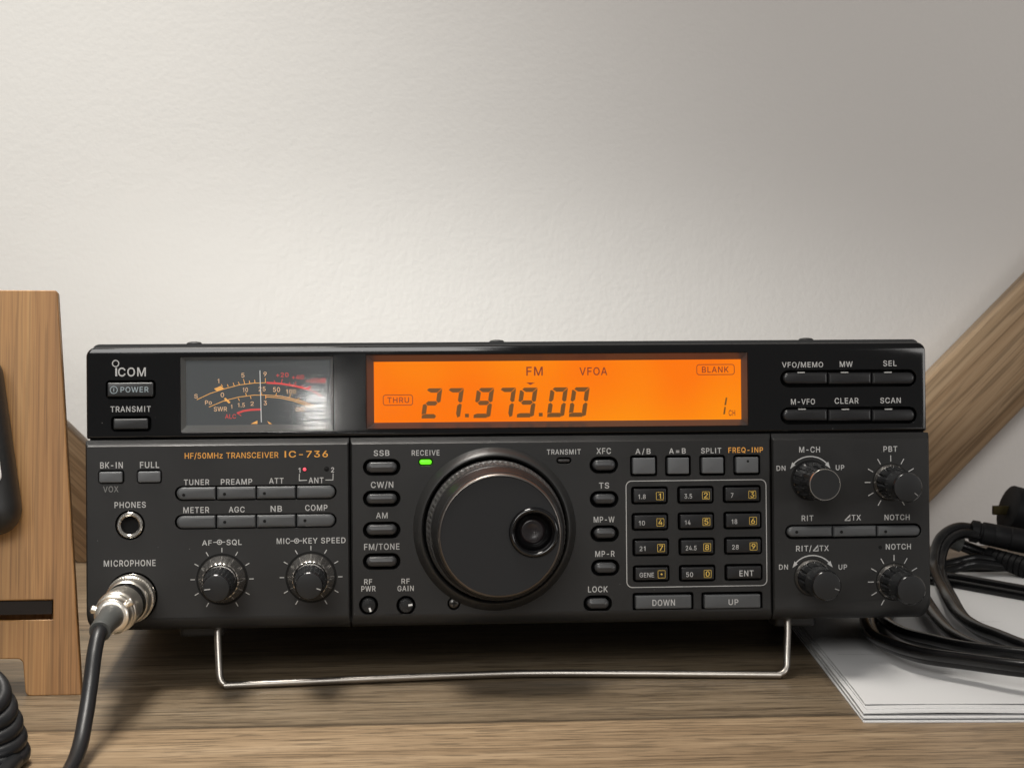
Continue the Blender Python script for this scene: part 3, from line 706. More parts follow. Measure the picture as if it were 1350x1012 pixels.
def mat(name, color, rough=0.5, metal=0.0, spec=0.5, bump=0.0, bscale=2000.0, vary=0.0, vscale=40.0, coat=0.0, scratch=0.0):
    m, nt, b = nodes_of(name)
    b.inputs['Base Color'].default_value = (*color, 1)
    b.inputs['Roughness'].default_value = rough
    b.inputs['Metallic'].default_value = metal
    b.inputs['Specular IOR Level'].default_value = spec
    b.inputs['Coat Weight'].default_value = coat
    tc = nt.nodes.new('ShaderNodeTexCoord')
    if bump:
        n = nt.nodes.new('ShaderNodeTexNoise')
        n.inputs['Scale'].default_value = bscale
        n.inputs['Detail'].default_value = 2
        nt.links.new(tc.outputs['Object'], n.inputs['Vector'])
        bp = nt.nodes.new('ShaderNodeBump')
        bp.inputs['Strength'].default_value = bump
        bp.inputs['Distance'].default_value = 0.0004
        nt.links.new(n.outputs['Fac'], bp.inputs['Height'])
        nt.links.new(bp.outputs['Normal'], b.inputs['Normal'])
    if vary:
        n = nt.nodes.new('ShaderNodeTexNoise')
        n.inputs['Scale'].default_value = vscale
        n.inputs['Detail'].default_value = 6
        nt.links.new(tc.outputs['Object'], n.inputs['Vector'])
        mr = nt.nodes.new('ShaderNodeMapRange')
        mr.inputs[1].default_value = 0.3
        mr.inputs[2].default_value = 0.7
        mr.inputs[3].default_value = max(0.02, rough - vary)
        mr.inputs[4].default_value = rough + vary
        nt.links.new(n.outputs['Fac'], mr.inputs[0])
        nt.links.new(mr.outputs[0], b.inputs['Roughness'])
        # fine dust: pale specks
        v = nt.nodes.new('ShaderNodeTexVoronoi')
        v.inputs['Scale'].default_value = 170.0
        nt.links.new(tc.outputs['Object'], v.inputs['Vector'])
        lt = nt.nodes.new('ShaderNodeMath')
        lt.operation = 'LESS_THAN'
        lt.inputs[1].default_value = 0.028
        nt.links.new(v.outputs['Distance'], lt.inputs[0])
        th = nt.nodes.new('ShaderNodeMath')
        th.operation = 'MULTIPLY'
        th.inputs[1].default_value = 0.35
        nt.links.new(lt.outputs[0], th.inputs[0])
        mx = nt.nodes.new('ShaderNodeMix')
        mx.data_type = 'RGBA'
        mx.inputs[6].default_value = (*color, 1)
        mx.inputs[7].default_value = (0.35, 0.34, 0.32, 1)
        nt.links.new(th.outputs[0], mx.inputs[0])
        nt.links.new(mx.outputs[2], b.inputs['Base Color'])
    return m


def emit(name, color, strength):
    m, nt, b = nodes_of(name)
    b.inputs['Base Color'].default_value = (color[0] * .3, color[1] * .3, color[2] * .3, 1)
    b.inputs['Roughness'].default_value = 0.3
    b.inputs['Emission Color'].default_value = (*color, 1)
    b.inputs['Emission Strength'].default_value = strength
    return m


def glow(name, color, k):
    # surface of the back-lit meter: its own colour, given off at strength k
    m, nt, b = nodes_of(name)
    b.inputs['Base Color'].default_value = (*color, 1)
    b.inputs['Roughness'].default_value = 0.6
    b.inputs['Specular IOR Level'].default_value = 0.2
    b.inputs['Emission Color'].default_value = (*color, 1)
    b.inputs['Emission Strength'].default_value = k
    return m


def wood(name, axis, stops, scale=1.0, rough=0.5, planks=None, bump=0.25, fine=1.0, along=1.0, pores=0.45, lean=0.0):
    """grain running along one axis; planks = [(limit, tint), ...] along the cross axis"""
    m, nt, b = nodes_of(name)
    L = nt.links.new
    N = nt.nodes.new
    tc = N('ShaderNodeTexCoord')

    source = tc.outputs['Object']
    if planks:
        sp = N('ShaderNodeSeparateXYZ')
        L(source, sp.inputs[0])
        shift = None
        for i, (lim, _t) in enumerate(planks):
            g = N('ShaderNodeMath'); g.operation = 'GREATER_THAN'; g.inputs[1].default_value = lim
            L(sp.outputs[1], g.inputs[0])
            q = N('ShaderNodeMath'); q.operation = 'MULTIPLY_ADD'; q.inputs[1].default_value = 0.731 + 0.2 * i
            L(g.outputs[0], q.inputs[0])
            if shift is None:
                q.inputs[2].default_value = 0.0
            else:
                L(shift, q.inputs[2])
            shift = q.outputs[0]
        cb = N('ShaderNodeCombineXYZ')
        ax = N('ShaderNodeMath'); ax.operation = 'ADD'
        L(sp.outputs[0], ax.inputs[0]); L(shift, ax.inputs[1])
        L(ax.outputs[0], cb.inputs[0]); L(sp.outputs[1], cb.inputs[1]); L(shift, cb.inputs[2])
        source = cb.outputs[0]

    def stretched(sa, sb, sc, detail, dist=0.0, rgh=0.6):
        mp = N('ShaderNodeMapping')
        s = {'x': (sa, sb, sc), 'z': (sb, sc, sa)}[axis]
        mp.inputs['Scale'].default_value = [q * scale for q in s]
        vr = N('ShaderNodeVectorRotate')
        vr.rotation_type = 'X_AXIS'
        vr.inputs['Angle'].default_value = lean
        L(source, vr.inputs['Vector'])
        L(vr.outputs[0], mp.inputs['Vector'])
        n = N('ShaderNodeTexNoise')
        n.inputs['Scale'].default_value = 1.0
        n.inputs['Detail'].default_value = detail
        n.inputs['Roughness'].default_value = rgh
        n.inputs['Distortion'].default_value = dist
        L(mp.outputs[0], n.inputs['Vector'])
        return n.outputs['Fac']
    broad = stretched(3.5 * along, 60, 60, 6, 0.8)
    fibre = stretched(26 * along, 950 * fine, 950 * fine, 4, 0, 0.7)
    pore = stretched(55 * along, 1500 * fine, 1500 * fine, 2)
    a1 = N('ShaderNodeMath'); a1.operation = 'MULTIPLY_ADD'
    a1.inputs[1].default_value = 0.55
    L(broad, a1.inputs[0])
    f2 = N('ShaderNodeMath'); f2.operation = 'MULTIPLY'; f2.inputs[1].default_value = 0.45
    L(fibre, f2.inputs[0])
    L(f2.outputs[0], a1.inputs[2])
    cr = N('ShaderNodeValToRGB')
    el = cr.color_ramp.elements
    el[0].position, el[0].color = stops[0][0], (*stops[0][1], 1)
    el[1].position, el[1].color = stops[-1][0], (*stops[-1][1], 1)
    for p, c in stops[1:-1]:
        e = el.new(p)
        e.color = (*c, 1)
    L(a1.outputs[0], cr.inputs['Fac'])
    # dark pores
    pr = N('ShaderNodeMapRange')
    pr.inputs[1].default_value = 0.42
    pr.inputs[2].default_value = 0.48
    pr.inputs[3].default_value = pores
    pr.inputs[4].default_value = 1.0
    L(pore, pr.inputs[0])
    mul = N('ShaderNodeMix'); mul.data_type = 'RGBA'; mul.blend_type = 'MULTIPLY'
    mul.inputs[0].default_value = 1.0
    L(cr.outputs[0], mul.inputs[6])
    L(pr.outputs[0], mul.inputs[7])
    col = mul.outputs[2]
    if planks:
        sep = N('ShaderNodeSeparateXYZ')
        L(tc.outputs['Object'], sep.inputs[0])
        coord = sep.outputs[1]
        for lim, tint in planks:
            g = N('ShaderNodeMath'); g.operation = 'GREATER_THAN'; g.inputs[1].default_value = lim
            L(coord, g.inputs[0])
            t = N('ShaderNodeMix'); t.data_type = 'RGBA'; t.blend_type = 'MULTIPLY'
            t.inputs[7].default_value = (*tint, 1)
            L(g.outputs[0], t.inputs[0])
            L(col, t.inputs[6])
            d = N('ShaderNodeMath'); d.operation = 'SUBTRACT'; d.inputs[1].default_value = lim
            L(coord, d.inputs[0])
            ab = N('ShaderNodeMath'); ab.operation = 'ABSOLUTE'
            L(d.outputs[0], ab.inputs[0])
            ln = N('ShaderNodeMapRange')
            ln.inputs[1].default_value = 0.0
            ln.inputs[2].default_value = 0.0030
            ln.inputs[3].default_value = 0.28
            ln.inputs[4].default_value = 1.0
            L(ab.outputs[0], ln.inputs[0])
            t2 = N('ShaderNodeMix'); t2.data_type = 'RGBA'; t2.blend_type = 'MULTIPLY'
            t2.inputs[0].default_value = 1.0
            L(t.outputs[2], t2.inputs[6])
            L(ln.outputs[0], t2.inputs[7])
            col = t2.outputs[2]
    L(col, b.inputs['Base Color'])
    b.inputs['Roughness'].default_value = rough
    b.inputs['Specular IOR Level'].default_value = 0.35
    bp = N('ShaderNodeBump')
    bp.inputs['Strength'].default_value = bump
    bp.inputs['Distance'].default_value = 0.0006
    L(fibre, bp.inputs['Height'])
    L(bp.outputs['Normal'], b.inputs['Normal'])
    return m


M = {
    'panel': mat('matte charcoal plastic', (0.0138, 0.0136, 0.0134), 0.40, spec=0.38, bump=0.12, bscale=5200, vary=0.10, vscale=18),
    'satin': mat('satin charcoal plastic', (0.022, 0.0218, 0.0213), 0.36, spec=0.5),
    'gloss': mat('glossy black acrylic', (0.0035, 0.0036, 0.004), 0.085, spec=0.45, vary=0.04, vscale=30),
    'body': mat('black painted steel', (0.014, 0.014, 0.014), 0.5, bump=0.15, bscale=3000),
    'recess': mat('dark recess', (0.006, 0.006, 0.006), 0.7, spec=0.2),
    'key_grey': mat('grey key plastic', (0.068, 0.071, 0.074), 0.40, spec=0.45),
    'key_light': mat('light grey key plastic', (0.095, 0.099, 0.104), 0.42, spec=0.45),
    'key_dark': mat('dark key plastic', (0.038, 0.039, 0.041), 0.36, spec=0.5),
    'key_bezel': mat('black bezel key plastic', (0.019, 0.0195, 0.0205), 0.30, spec=0.5),
    'key_black': mat('black key plastic', (0.012, 0.012, 0.013), 0.28, spec=0.5),
    'knob': mat('black knob plastic', (0.008, 0.0085, 0.0092), 0.22, spec=0.55),
    'knob_face': mat('satin black knob face', (0.0125, 0.0132, 0.0142), 0.38, spec=0.4, bump=0.1, bscale=3000),
    'dial_face': mat('soft black dial face', (0.0135, 0.0140, 0.0152), 0.55, spec=0.25),
    'dimple_pad': mat('dimple bottom', (0.012, 0.008, 0.009), 0.22, spec=0.6),
    'dimple': mat('glossy black dimple', (0.004, 0.004, 0.0045), 0.12, spec=0.6),
    'knurl': mat('dark grey rubber grip', (0.04, 0.039, 0.038), 0.5, spec=0.5),
    'chrome': mat('chrome', (0.66, 0.63, 0.58), 0.20, metal=1.0),
    'dark_chrome': mat('smoked chrome', (0.70, 0.67, 0.63), 0.27, metal=1.0),
    'bail': mat('dull plated wire', (0.44, 0.41, 0.37), 0.36, metal=1.0),
    'nickel': mat('brushed nickel', (0.88, 0.83, 0.74), 0.32, metal=1.0, bump=0.12, bscale=1500),
    'edge_metal': mat('grey trim ring', (0.20, 0.18, 0.165), 0.36, metal=1.0),
    'ink': mat('pale grey ink', (0.47, 0.468, 0.46), 0.6),
    'ink_dim': mat('grey ink', (0.20, 0.20, 0.195), 0.6),
    'ink_blue': mat('slate ink', (0.30, 0.36, 0.39), 0.6),
    'ink_orange': mat('orange ink', (0.78, 0.36, 0.055), 0.6),
    'ink_yellow': mat('yellow ink', (0.74, 0.50, 0.09), 0.6),
    'meter_face': glow('backlit grey meter face', (0.060, 0.064, 0.065), 0.62),
    'm_cream': glow('backlit cream meter ink', (0.74, 0.47, 0.27), 0.50),
    'm_orange': glow('backlit orange meter ink', (0.80, 0.40, 0.11), 0.55),
    'm_red': glow('backlit red meter ink', (0.62, 0.075, 0.07), 0.50),
    'needle': mat('white needle', (0.75, 0.75, 0.74), 0.4),
    'meter_needle': glow('backlit white needle', (0.78, 0.78, 0.77), 0.30),
    'frame': mat('grey window frame', (0.085, 0.085, 0.085), 0.30),
    'meter_frame': mat('meter window frame', (0.30, 0.30, 0.29), 0.38),
    'led_green': emit('lit green lamp', (0.16, 0.95, 0.02), 1.0),
    'led_red': emit('lit red lamp', (1.0, 0.10, 0.14), 1.0),
    'led_off': mat('unlit lamp', (0.035, 0.033, 0.033), 0.3),
    'lcd_icon': emit('dark display icons', (0.22, 0.028, 0.004), 0.85),
    'lcd_digit': emit('dark display digits', (0.165, 0.062, 0.003), 0.80),
    'rubber': mat('grey rubber', (0.070, 0.073, 0.070), 0.5, spec=0.35, bump=0.1, bscale=900),
    'cord': mat('charcoal cord jacket', (0.0085, 0.0092, 0.0105), 0.40, spec=0.45, bump=0.05, bscale=1500),
    'cable': mat('black cable jacket', (0.0034, 0.0034, 0.0038), 0.27, spec=0.3, bump=0.1, bscale=700),
    'plug': mat('black plug plastic', (0.004, 0.004, 0.0045), 0.55, spec=0.2, bump=0.15, bscale=1200),
    'brass': mat('brass', (0.045, 0.036, 0.016), 0.5, metal=1.0),
    'paper': mat('white paper', (0.62, 0.618, 0.615), 0.85, spec=0.2, bump=0.05, bscale=800),
    'paper_line': mat('faint printed line', (0.38, 0.375, 0.38), 0.8),
    'handset': mat('grained black plastic', (0.018, 0.018, 0.018), 0.45, bump=0.25, bscale=2500),
    'dark_brown': mat('slot shade brown', (0.016, 0.011, 0.008), 0.6, spec=0.2),  # painted shade for the slot of the stand
    'dark_screw': mat('blackened screw', (0.10, 0.097, 0.092), 0.35, metal=1.0),
    'white_plastic': mat('white plastic', (0.75, 0.76, 0.74), 0.4),
}


def lcd_material():
    m, nt, b = nodes_of('orange backlit display')
    L, N = nt.links.new, nt.nodes.new
    tc = N('ShaderNodeTexCoord')
    n = N('ShaderNodeTexNoise')
    n.inputs['Scale'].default_value = 26.0
    n.inputs['Detail'].default_value = 0.5
    L(tc.outputs['Object'], n.inputs['Vector'])
    cr = N('ShaderNodeValToRGB')
    cr.color_ramp.elements[0].position = 0.38
    cr.color_ramp.elements[0].color = (1.0, 0.185, 0.0006, 1)
    cr.color_ramp.elements[1].position = 0.72
    cr.color_ramp.elements[1].color = (1.0, 0.27, 0.0015, 1)
    L(n.outputs['Fac'], cr.inputs['Fac'])
    b.inputs['Base Color'].default_value = (0.008, 0.002, 0.0, 1)
    b.inputs['Roughness'].default_value = 0.5
    b.inputs['Specular IOR Level'].default_value = 0.05
    L(cr.outputs[0], b.inputs['Emission Color'])
    b.inputs['Emission Strength'].default_value = 1.0
    return m


def pane_material():
    m = bpy.data.materials.new('clear window pane')
    m.use_nodes = True
    nt = m.node_tree
    nt.nodes.clear()
    L, N = nt.links.new, nt.nodes.new
    out = N('ShaderNodeOutputMaterial')
    mix = N('ShaderNodeMixShader')
    tr = N('ShaderNodeBsdfTransparent')
    gl = N('ShaderNodeBsdfGlossy')
    fr = N('ShaderNodeFresnel')
    fr.inputs['IOR'].default_value = 1.45
    tc = N('ShaderNodeTexCoord')
    mp = N('ShaderNodeMapping')
    mp.inputs['Scale'].default_value = (40, 40, 700)
    L(tc.outputs['Object'], mp.inputs['Vector'])
    n = N('ShaderNodeTexNoise')
    n.inputs['Scale'].default_value = 1.0
    n.inputs['Detail'].default_value = 4
    L(mp.outputs[0], n.inputs['Vector'])
    mr = N('ShaderNodeMapRange')
    mr.inputs[1].default_value = 0.3
    mr.inputs[2].default_value = 0.7
    mr.inputs[3].default_value = 0.02
    mr.inputs[4].default_value = 0.11
    L(n.outputs['Fac'], mr.inputs[0])
    L(mr.outputs[0], gl.inputs['Roughness'])
    L(fr.outputs[0], mix.inputs[0])
    L(tr.outputs[0], mix.inputs[1])
    L(gl.outputs[0], mix.inputs[2])
    L(mix.outputs[0], out.inputs['Surface'])
    return m


M['lcd'] = lcd_material()
M['pane'] = pane_material()

M['table'] = wood('wood effect table top', 'x',
                  [(0.32, (0.12, 0.080, 0.045)), (0.43, (0.225, 0.155, 0.090)), (0.53, (0.32, 0.228, 0.137)), (0.68, (0.45, 0.335, 0.215))],
                  planks=[(-0.0638, (0.66, 0.70, 0.745)), (0.128, (1.08, 1.02, 1.0))], rough=0.42, bump=0.25, pores=0.58, fine=0.42, along=0.85)
M['bamboo'] = wood('bamboo board', 'z',
                   [(0.30, (0.15, 0.066, 0.022)), (0.44, (0.285, 0.140, 0.049)), (0.55, (0.375, 0.197, 0.072)), (0.70, (0.50, 0.29, 0.115))],
                   scale=0.8, rough=0.5, bump=0.10, fine=0.8, along=0.4, pores=0.78, lean=math.radians(10))
M['beam'] = wood('oak veneer beam', 'x',
                 [(0.30, (0.22, 0.135, 0.072)), (0.44, (0.34, 0.225, 0.132)), (0.55, (0.43, 0.30, 0.185)), (0.70, (0.53, 0.39, 0.26))],
                 scale=0.6, rough=0.5, bump=0.12, fine=0.7, along=0.5, pores=0.7)


def wall_material():
    m, nt, b = nodes_of('painted woodchip wall')
    L, N = nt.links.new, nt.nodes.new
    tc = N('ShaderNodeTexCoord')
    b.inputs['Base Color'].default_value = (0.635, 0.606, 0.578, 1)
    b.inputs['Roughness'].default_value = 0.9
    b.inputs['Specular IOR Level'].default_value = 0.2
    n1 = N('ShaderNodeTexNoise'); n1.inputs['Scale'].default_value = 330; n1.inputs['Detail'].default_value = 5
    n2 = N('ShaderNodeTexNoise'); n2.inputs['Scale'].default_value = 60; n2.inputs['Detail'].default_value = 3
    L(tc.outputs['Object'], n1.inputs['Vector'])
    L(tc.outputs['Object'], n2.inputs['Vector'])
    ad = N('ShaderNodeMath'); ad.operation = 'MULTIPLY_ADD'; ad.inputs[1].default_value = 1.2
    L(n2.outputs['Fac'], ad.inputs[0])
    L(n1.outputs['Fac'], ad.inputs[2])
    bp = N('ShaderNodeBump'); bp.inputs['Strength'].default_value = 0.16; bp.inputs['Distance'].default_value = 0.0011
    L(ad.outputs[0], bp.inputs['Height'])
    L(bp.outputs['Normal'], b.inputs['Normal'])
    return m


M['wall'] = wall_material()

# ------------------------------------------------------------------ helpers
H0 = 23.0 / math.cos(math.radians(4.2))   # height of the radio's front bottom edge above its empty


class MB:
    """collects shapes given in millimetres and links them as one mesh object"""

    def __init__(self, off=(0, 0, 0)):
        self.v, self.f, self.mi = [], [], []
        self.off = off
        self.cur = 0

    def add(self, verts, faces):
        b = len(self.v)
        self.v += [tuple(p) for p in verts]
        self.f += [tuple(b + i for i in f) for f in faces]
        self.mi += [self.cur] * len(faces)
        return self

    def box(self, x0, x1, y0, y1, z0, z1):
        v = [(x, y, z) for z in (z0, z1) for y in (y0, y1) for x in (x0, x1)]
        return self.add(v, [(0, 2, 3, 1), (4, 5, 7, 6), (0, 1, 5, 4), (2, 6, 7, 3), (0, 4, 6, 2), (1, 3, 7, 5)])

    def rings(self, rings, cap0=True, cap1=True):
        n = len(rings[0])
        v = [p for r in rings for p in r]
        f = []
        for k in range(len(rings) - 1):
            for i in range(n):
                j = (i + 1) % n
                f.append((k * n + i, k * n + j, (k + 1) * n + j, (k + 1) * n + i))
        if cap0:
            f.append(tuple(range(n))[::-1])
        if cap1:
            f.append(tuple((len(rings) - 1) * n + i for i in range(n)))
        return self.add(v, f)

    def tube(self, pts, r, n=12, cap=True):
        """round tube along a polyline; r is a number or one radius per point"""
        P = [Vector(p) for p in pts]
        T = []
        for i in range(len(P)):
            T.append((P[min(i + 1, len(P) - 1)] - P[max(i - 1, 0)]).normalized())
        up = Vector((0, 0, 1)) if abs(T[0].z) < 0.9 else Vector((1, 0, 0))
        a = T[0].cross(up).normalized()
        rr = []
        for i, p in enumerate(P):
            a = (a - T[i] * a.dot(T[i])).normalized()
            b = T[i].cross(a)
            q = r[i] if hasattr(r, '__len__') else r
            rr.append([p + (a * math.cos(2 * PI * k / n) + b * math.sin(2 * PI * k / n)) * q for k in range(n)])
        return self.rings(rr, cap, cap)

    def lathe(self, prof, origin, axis=(0, -1, 0), n=48, flute=None, cap0=True, cap1=True):
        """prof = [(t, r)]; flute(t_index, angle) -> radius factor"""
        ax = Vector(axis).normalized()
        up = Vector((0, 0, 1)) if abs(ax.z) < 0.9 else Vector((0, 1, 0))
        a = up.cross(ax).normalized()
        b = ax.cross(a)
        o = Vector(origin)
        rr = []
        for i, (t, r) in enumerate(prof):
            row = []
            for k in range(n):
                th = 2 * PI * k / n
                q = r * (flute(i, th) if flute else 1.0)
                row.append(o + ax * t + (a * math.cos(th) + b * math.sin(th)) * q)
            rr.append(row)
        return self.rings(rr, cap0, cap1)

    def poly(self, pts, y):
        """flat filled polygon in the panel plane, facing the viewer"""
        a = sum(pts[i][0] * pts[(i + 1) % len(pts)][1] - pts[(i + 1) % len(pts)][0] * pts[i][1] for i in range(len(pts)))
        if a < 0:
            pts = pts[::-1]
        return self.add([(u, y, v) for u, v in pts], [tuple(range(len(pts)))])

    def stroke(self, pts, w, y):
        """flat line of width w in the panel plane"""
        L, R = [], []
        n = len(pts)
        for i in range(n):
            a = Vector(pts[max(i - 1, 0)])
            b = Vector(pts[min(i + 1, n - 1)])
            d = (b - a).normalized()
            k = 1.0
            if 0 < i < n - 1:
                d1 = (Vector(pts[i]) - a).normalized()
                k = 1 / max(0.4, d.dot(d1))
            nrm = Vector((-d.y, d.x)) * w / 2 * k
            p = Vector(pts[i])
            L.append(p + nrm)
            R.append(p - nrm)
        v = [(p.x, y, p.y) for p in L] + [(p.x, y, p.y) for p in R]
        return self.add(v, [(i, n + i, n + i + 1, i + 1) for i in range(n - 1)])

    def ring_flat(self, u, v, r, w, y, a0=0.0, a1=2 * PI, n=32):
        pts = [(u + r * math.cos(a0 + (a1 - a0) * i / n), v + r * math.sin(a0 + (a1 - a0) * i / n)) for i in range(n + 1)]
        return self.stroke(pts, w, y)

    def build(self, name, material, parent=None, smooth=35, label=None):
        me = bpy.data.meshes.new(name)
        ox, oy, oz = self.off
        me.from_pydata([((x + ox) * MM, (y + oy) * MM, (z + oz) * MM) for x, y, z in self.v], [], self.f)
        mats = material if isinstance(material, (list, tuple)) else [material]
        for m in mats:
            me.materials.append(m)
        if len(mats) > 1:
            me.polygons.foreach_set('material_index', self.mi)
        bm = bmesh.new()
        bm.from_mesh(me)
        bmesh.ops.remove_doubles(bm, verts=bm.verts, dist=1e-7)
        bm.to_mesh(me)
        bm.free()
        if smooth:
            me.polygons.foreach_set('use_smooth', [True] * len(me.polygons))
            me.set_sharp_from_angle(angle=math.radians(smooth))
        me.update()
        o = bpy.data.objects.new(name, me)
        scene.collection.objects.link(o)
        if parent:
            o.parent = parent
        if label:
            o['label'] = label
        return o


def RB():
    return MB((0, 0, H0))


def tag(o, label, cat, group=None, kind=None):
    o['label'] = label
    o['category'] = cat
    if group:
        o['group'] = group
    if kind:
        o['kind'] = kind
    return o


def empty(name, loc):
    o = bpy.data.objects.new(name, None)
    scene.collection.objects.link(o)
    o.location = loc
    o.empty_display_size = 0.02
    return o


def rrect(u, v, w, h, r, ins=0.0, seg=6):
    """rounded rectangle outline; r is one radius or (tl, tr, br, bl)"""
    rs = r if hasattr(r, '__len__') else (r,) * 4
    return rsides(u - w / 2, u + w / 2, v - h / 2, v + h / 2, rs, (ins,) * 4, seg)


def rsides(l, r, b, t, rs, ins, seg=6):
    il, ir, ib, it = ins
    l += il; r -= ir; b += ib; t -= it
    m = min((r - l), (t - b)) / 2 * 0.999
    tl, tr, br, bl = [min(m, max(0.02, q - max(ins) * 0.999)) if q > 0 else min(m, 0.02) for q in rs]
    pts = []
    for cx, cy, q, a0 in ((r - br, b + br, br, -PI / 2), (r - tr, t - tr, tr, 0), (l + tl, t - tl, tl, PI / 2), (l + bl, b + bl, bl, PI)):
        for k in range(seg + 1):
            a = a0 + PI / 2 * k / seg
            pts.append((cx + q * math.cos(a), cy + q * math.sin(a)))
    return pts


def circle(u, v, r, n=48):
    return [(u + r * math.cos(2 * PI * k / n), v + r * math.sin(2 * PI * k / n)) for k in range(n)]


def grow(pts, d):
    n = len(pts)
    out = []
    for i in range(n):
        a, b, c = Vector(pts[i - 1]), Vector(pts[i]), Vector(pts[(i + 1) % n])
        e = (c - a)
        e = Vector((e.y, -e.x)).normalized()
        out.append((b.x + e.x * d, b.y + e.y * d))
    return out


def plate(mb, outer_rings, holes, depth, bevel=0.25):
    """front plate: outer_rings = [(outline, y), ...] from the back to the front face; holes are outlines (counter-clockwise)"""
    mb.rings([[(u, y, v) for u, v in o] for o, y in outer_rings], False, False)
    face, y0 = outer_rings[-1]
    loops = [[Vector((u, v, 0)) for u, v in face]]
    for hset in holes:
        loops.append([Vector((u, v, 0)) for u, v in grow(hset, bevel)][::-1])
    flat = [p for lp in loops for p in lp]
    tris = tessellate_polygon(loops)
    fixed = []
    for t in tris:
        a, b, c = (flat[i] for i in t)
        fixed.append(t if (b - a).cross(c - a).z > 0 else t[::-1])
    mb.add([(p.x, y0, p.y) for p in flat], fixed)
    for hset in holes:
        h2 = grow(hset, bevel)
        rr = [[(u, y0, v) for u, v in h2], [(u, y0 + bevel * .35, v) for u, v in grow(hset, bevel * .4)],
              [(u, y0 + bevel, v) for u, v in hset], [(u, y0 + depth, v) for u, v in hset]]
        mb.rings([r[::-1] for r in rr], False, False)


def key(mb, u, v, w, h, r, y0, y1, rnd=0.5, dome=0.0):
    """a key cap from depth y0 (inside) to y1 (front), edges rounded by rnd"""
    rr = [[(a, y0, b) for a, b in rrect(u, v, w, h, r)], [(a, y1 + rnd, b) for a, b in rrect(u, v, w, h, r)]]
    for k in (1, 2, 3, 4):
        t = PI / 2 * k / 4
        ins = rnd * (1 - math.cos(t))
        rr.append([(a, y1 + rnd * (1 - math.sin(t)), b) for a, b in rrect(u, v, w, h, r, ins)])
    if dome:
        for q in (0.3, 0.6, 0.85):
            ins = rnd + (min(w, h) / 2 - rnd) * q
            rr.append([(a, y1 - dome * math.sin(PI / 2 * q), b) for a, b in rrect(u, v, w, h, r, ins)])
    mb.rings(rr, False, True)


def spline(pts, n=10):
    P = [Vector(p) for p in pts]
    out = []
    for i in range(len(P) - 1):
        p0, p1, p2, p3 = P[max(i - 1, 0)], P[i], P[i + 1], P[min(i + 2, len(P) - 1)]
        for k in range(n):
            t = k / n
            out.append(0.5 * ((2 * p1) + (p2 - p0) * t + (2 * p0 - 5 * p1 + 4 * p2 - p3) * t * t + (3 * p1 - p0 - 3 * p2 + p3) * t ** 3))
    out.append(P[-1])
    return out


# ------------------------------------------------------------------ lettering: all words are set in one batch
WORDS = []   # (target MB, text, u, v, w, h, y, bold)


def words(mb, rows, y, bold=0.028):
    for t, u, v, w, h in rows:
        WORDS.append((mb, t, u, v, w, h, y, bold))


def glyph(ch, bold, cache={}):
    """triangles of one letter: (advance, verts, tris)"""
    if (ch, bold) in cache:
        return cache[(ch, bold)]
    adv, loops = (BOLD if bold else REGULAR)[ch]
    H = [p for i, p in enumerate((BOLD if bold else REGULAR)['H'][1][0]) if i % 2]
    lo, hi = min(H), max(H)
    w = 94 if bold else 78
    if ch == 'I':
        adv, loops = 262, [[131 - w // 2, lo, 131 + w // 2, lo, 131 + w // 2, hi, 131 - w // 2, hi]]
    if ch == '1':
        adv, loops = 400, [[200, lo, 200 + w, lo, 200 + w, hi, 215, hi, 80, hi - 110, 80, hi - 110 - w, 200, hi - 10 - w]]
    groups = []
    for lp in loops:
        p = [Vector((lp[i], lp[i + 1], 0)) for i in range(0, len(lp), 2)]
        ar = sum(p[i].x * p[(i + 1) % len(p)].y - p[(i + 1) % len(p)].x * p[i].y for i in range(len(p)))
        if not groups:
            sign = 1 if ar > 0 else -1
        if ar * sign > 0:
            groups.append([p])
        else:
            groups[0].append(p)
    vs, fs = [], []
    for g in groups:
        flat = [q for lp in g for q in lp]
        base = len(vs)
        for t in tessellate_polygon(g):
            a, b_, c_ = (flat[i] for i in t)
            if (b_ - a).cross(c_ - a).z < 0:
                t = t[::-1]
            fs.append(tuple(base + i for i in t))
        vs += [(q.x, q.y) for q in flat]
    cache[(ch, bold)] = (adv, vs, fs)
    return cache[(ch, bold)]


def set_words():
    for mb, t, u, v, w, h, y, bold in WORDS:
        bold = bold > 0.01
        H = [q[1] for q in glyph('H', bold)[1]]
        cap0, cap1 = min(H), max(H)
        vs, fs, x = [], [], 0
        for ch in t:
            if ch == ' ':
                x += 260 if len(t) > 6 else 90
                continue
            adv, gv, gf = glyph(ch, bold)
            b0 = len(vs)
            vs += [(p[0] + x, p[1]) for p in gv]
            fs += [tuple(b0 + i for i in f) for f in gf]
            x += adv + (55 if bold else 20)
        x0, x1 = min(p[0] for p in vs), max(p[0] for p in vs)
        sx, sy = w / (x1 - x0), h / (cap1 - cap0)
        mb.add([(u + (px - (x0 + x1) / 2) * sx, y, v + (py - (cap0 + cap1) / 2) * sy) for px, py in vs], fs)


# ------------------------------------------------------------------ setting: table and wall
t = MB()
t.box(-900, 900, -330, 345, -28, 0)
tag(t.build('table', M['table'], smooth=0), 'wood effect table top with grey brown planks under the radio', 'table', kind='structure')
t = MB()
t.box(-1400, 1400, 345.5, 400, -600, 1500)
tag(t.build('wall', M['wall'], smooth=0), 'pale textured wall behind the radio', 'wall', kind='structure')


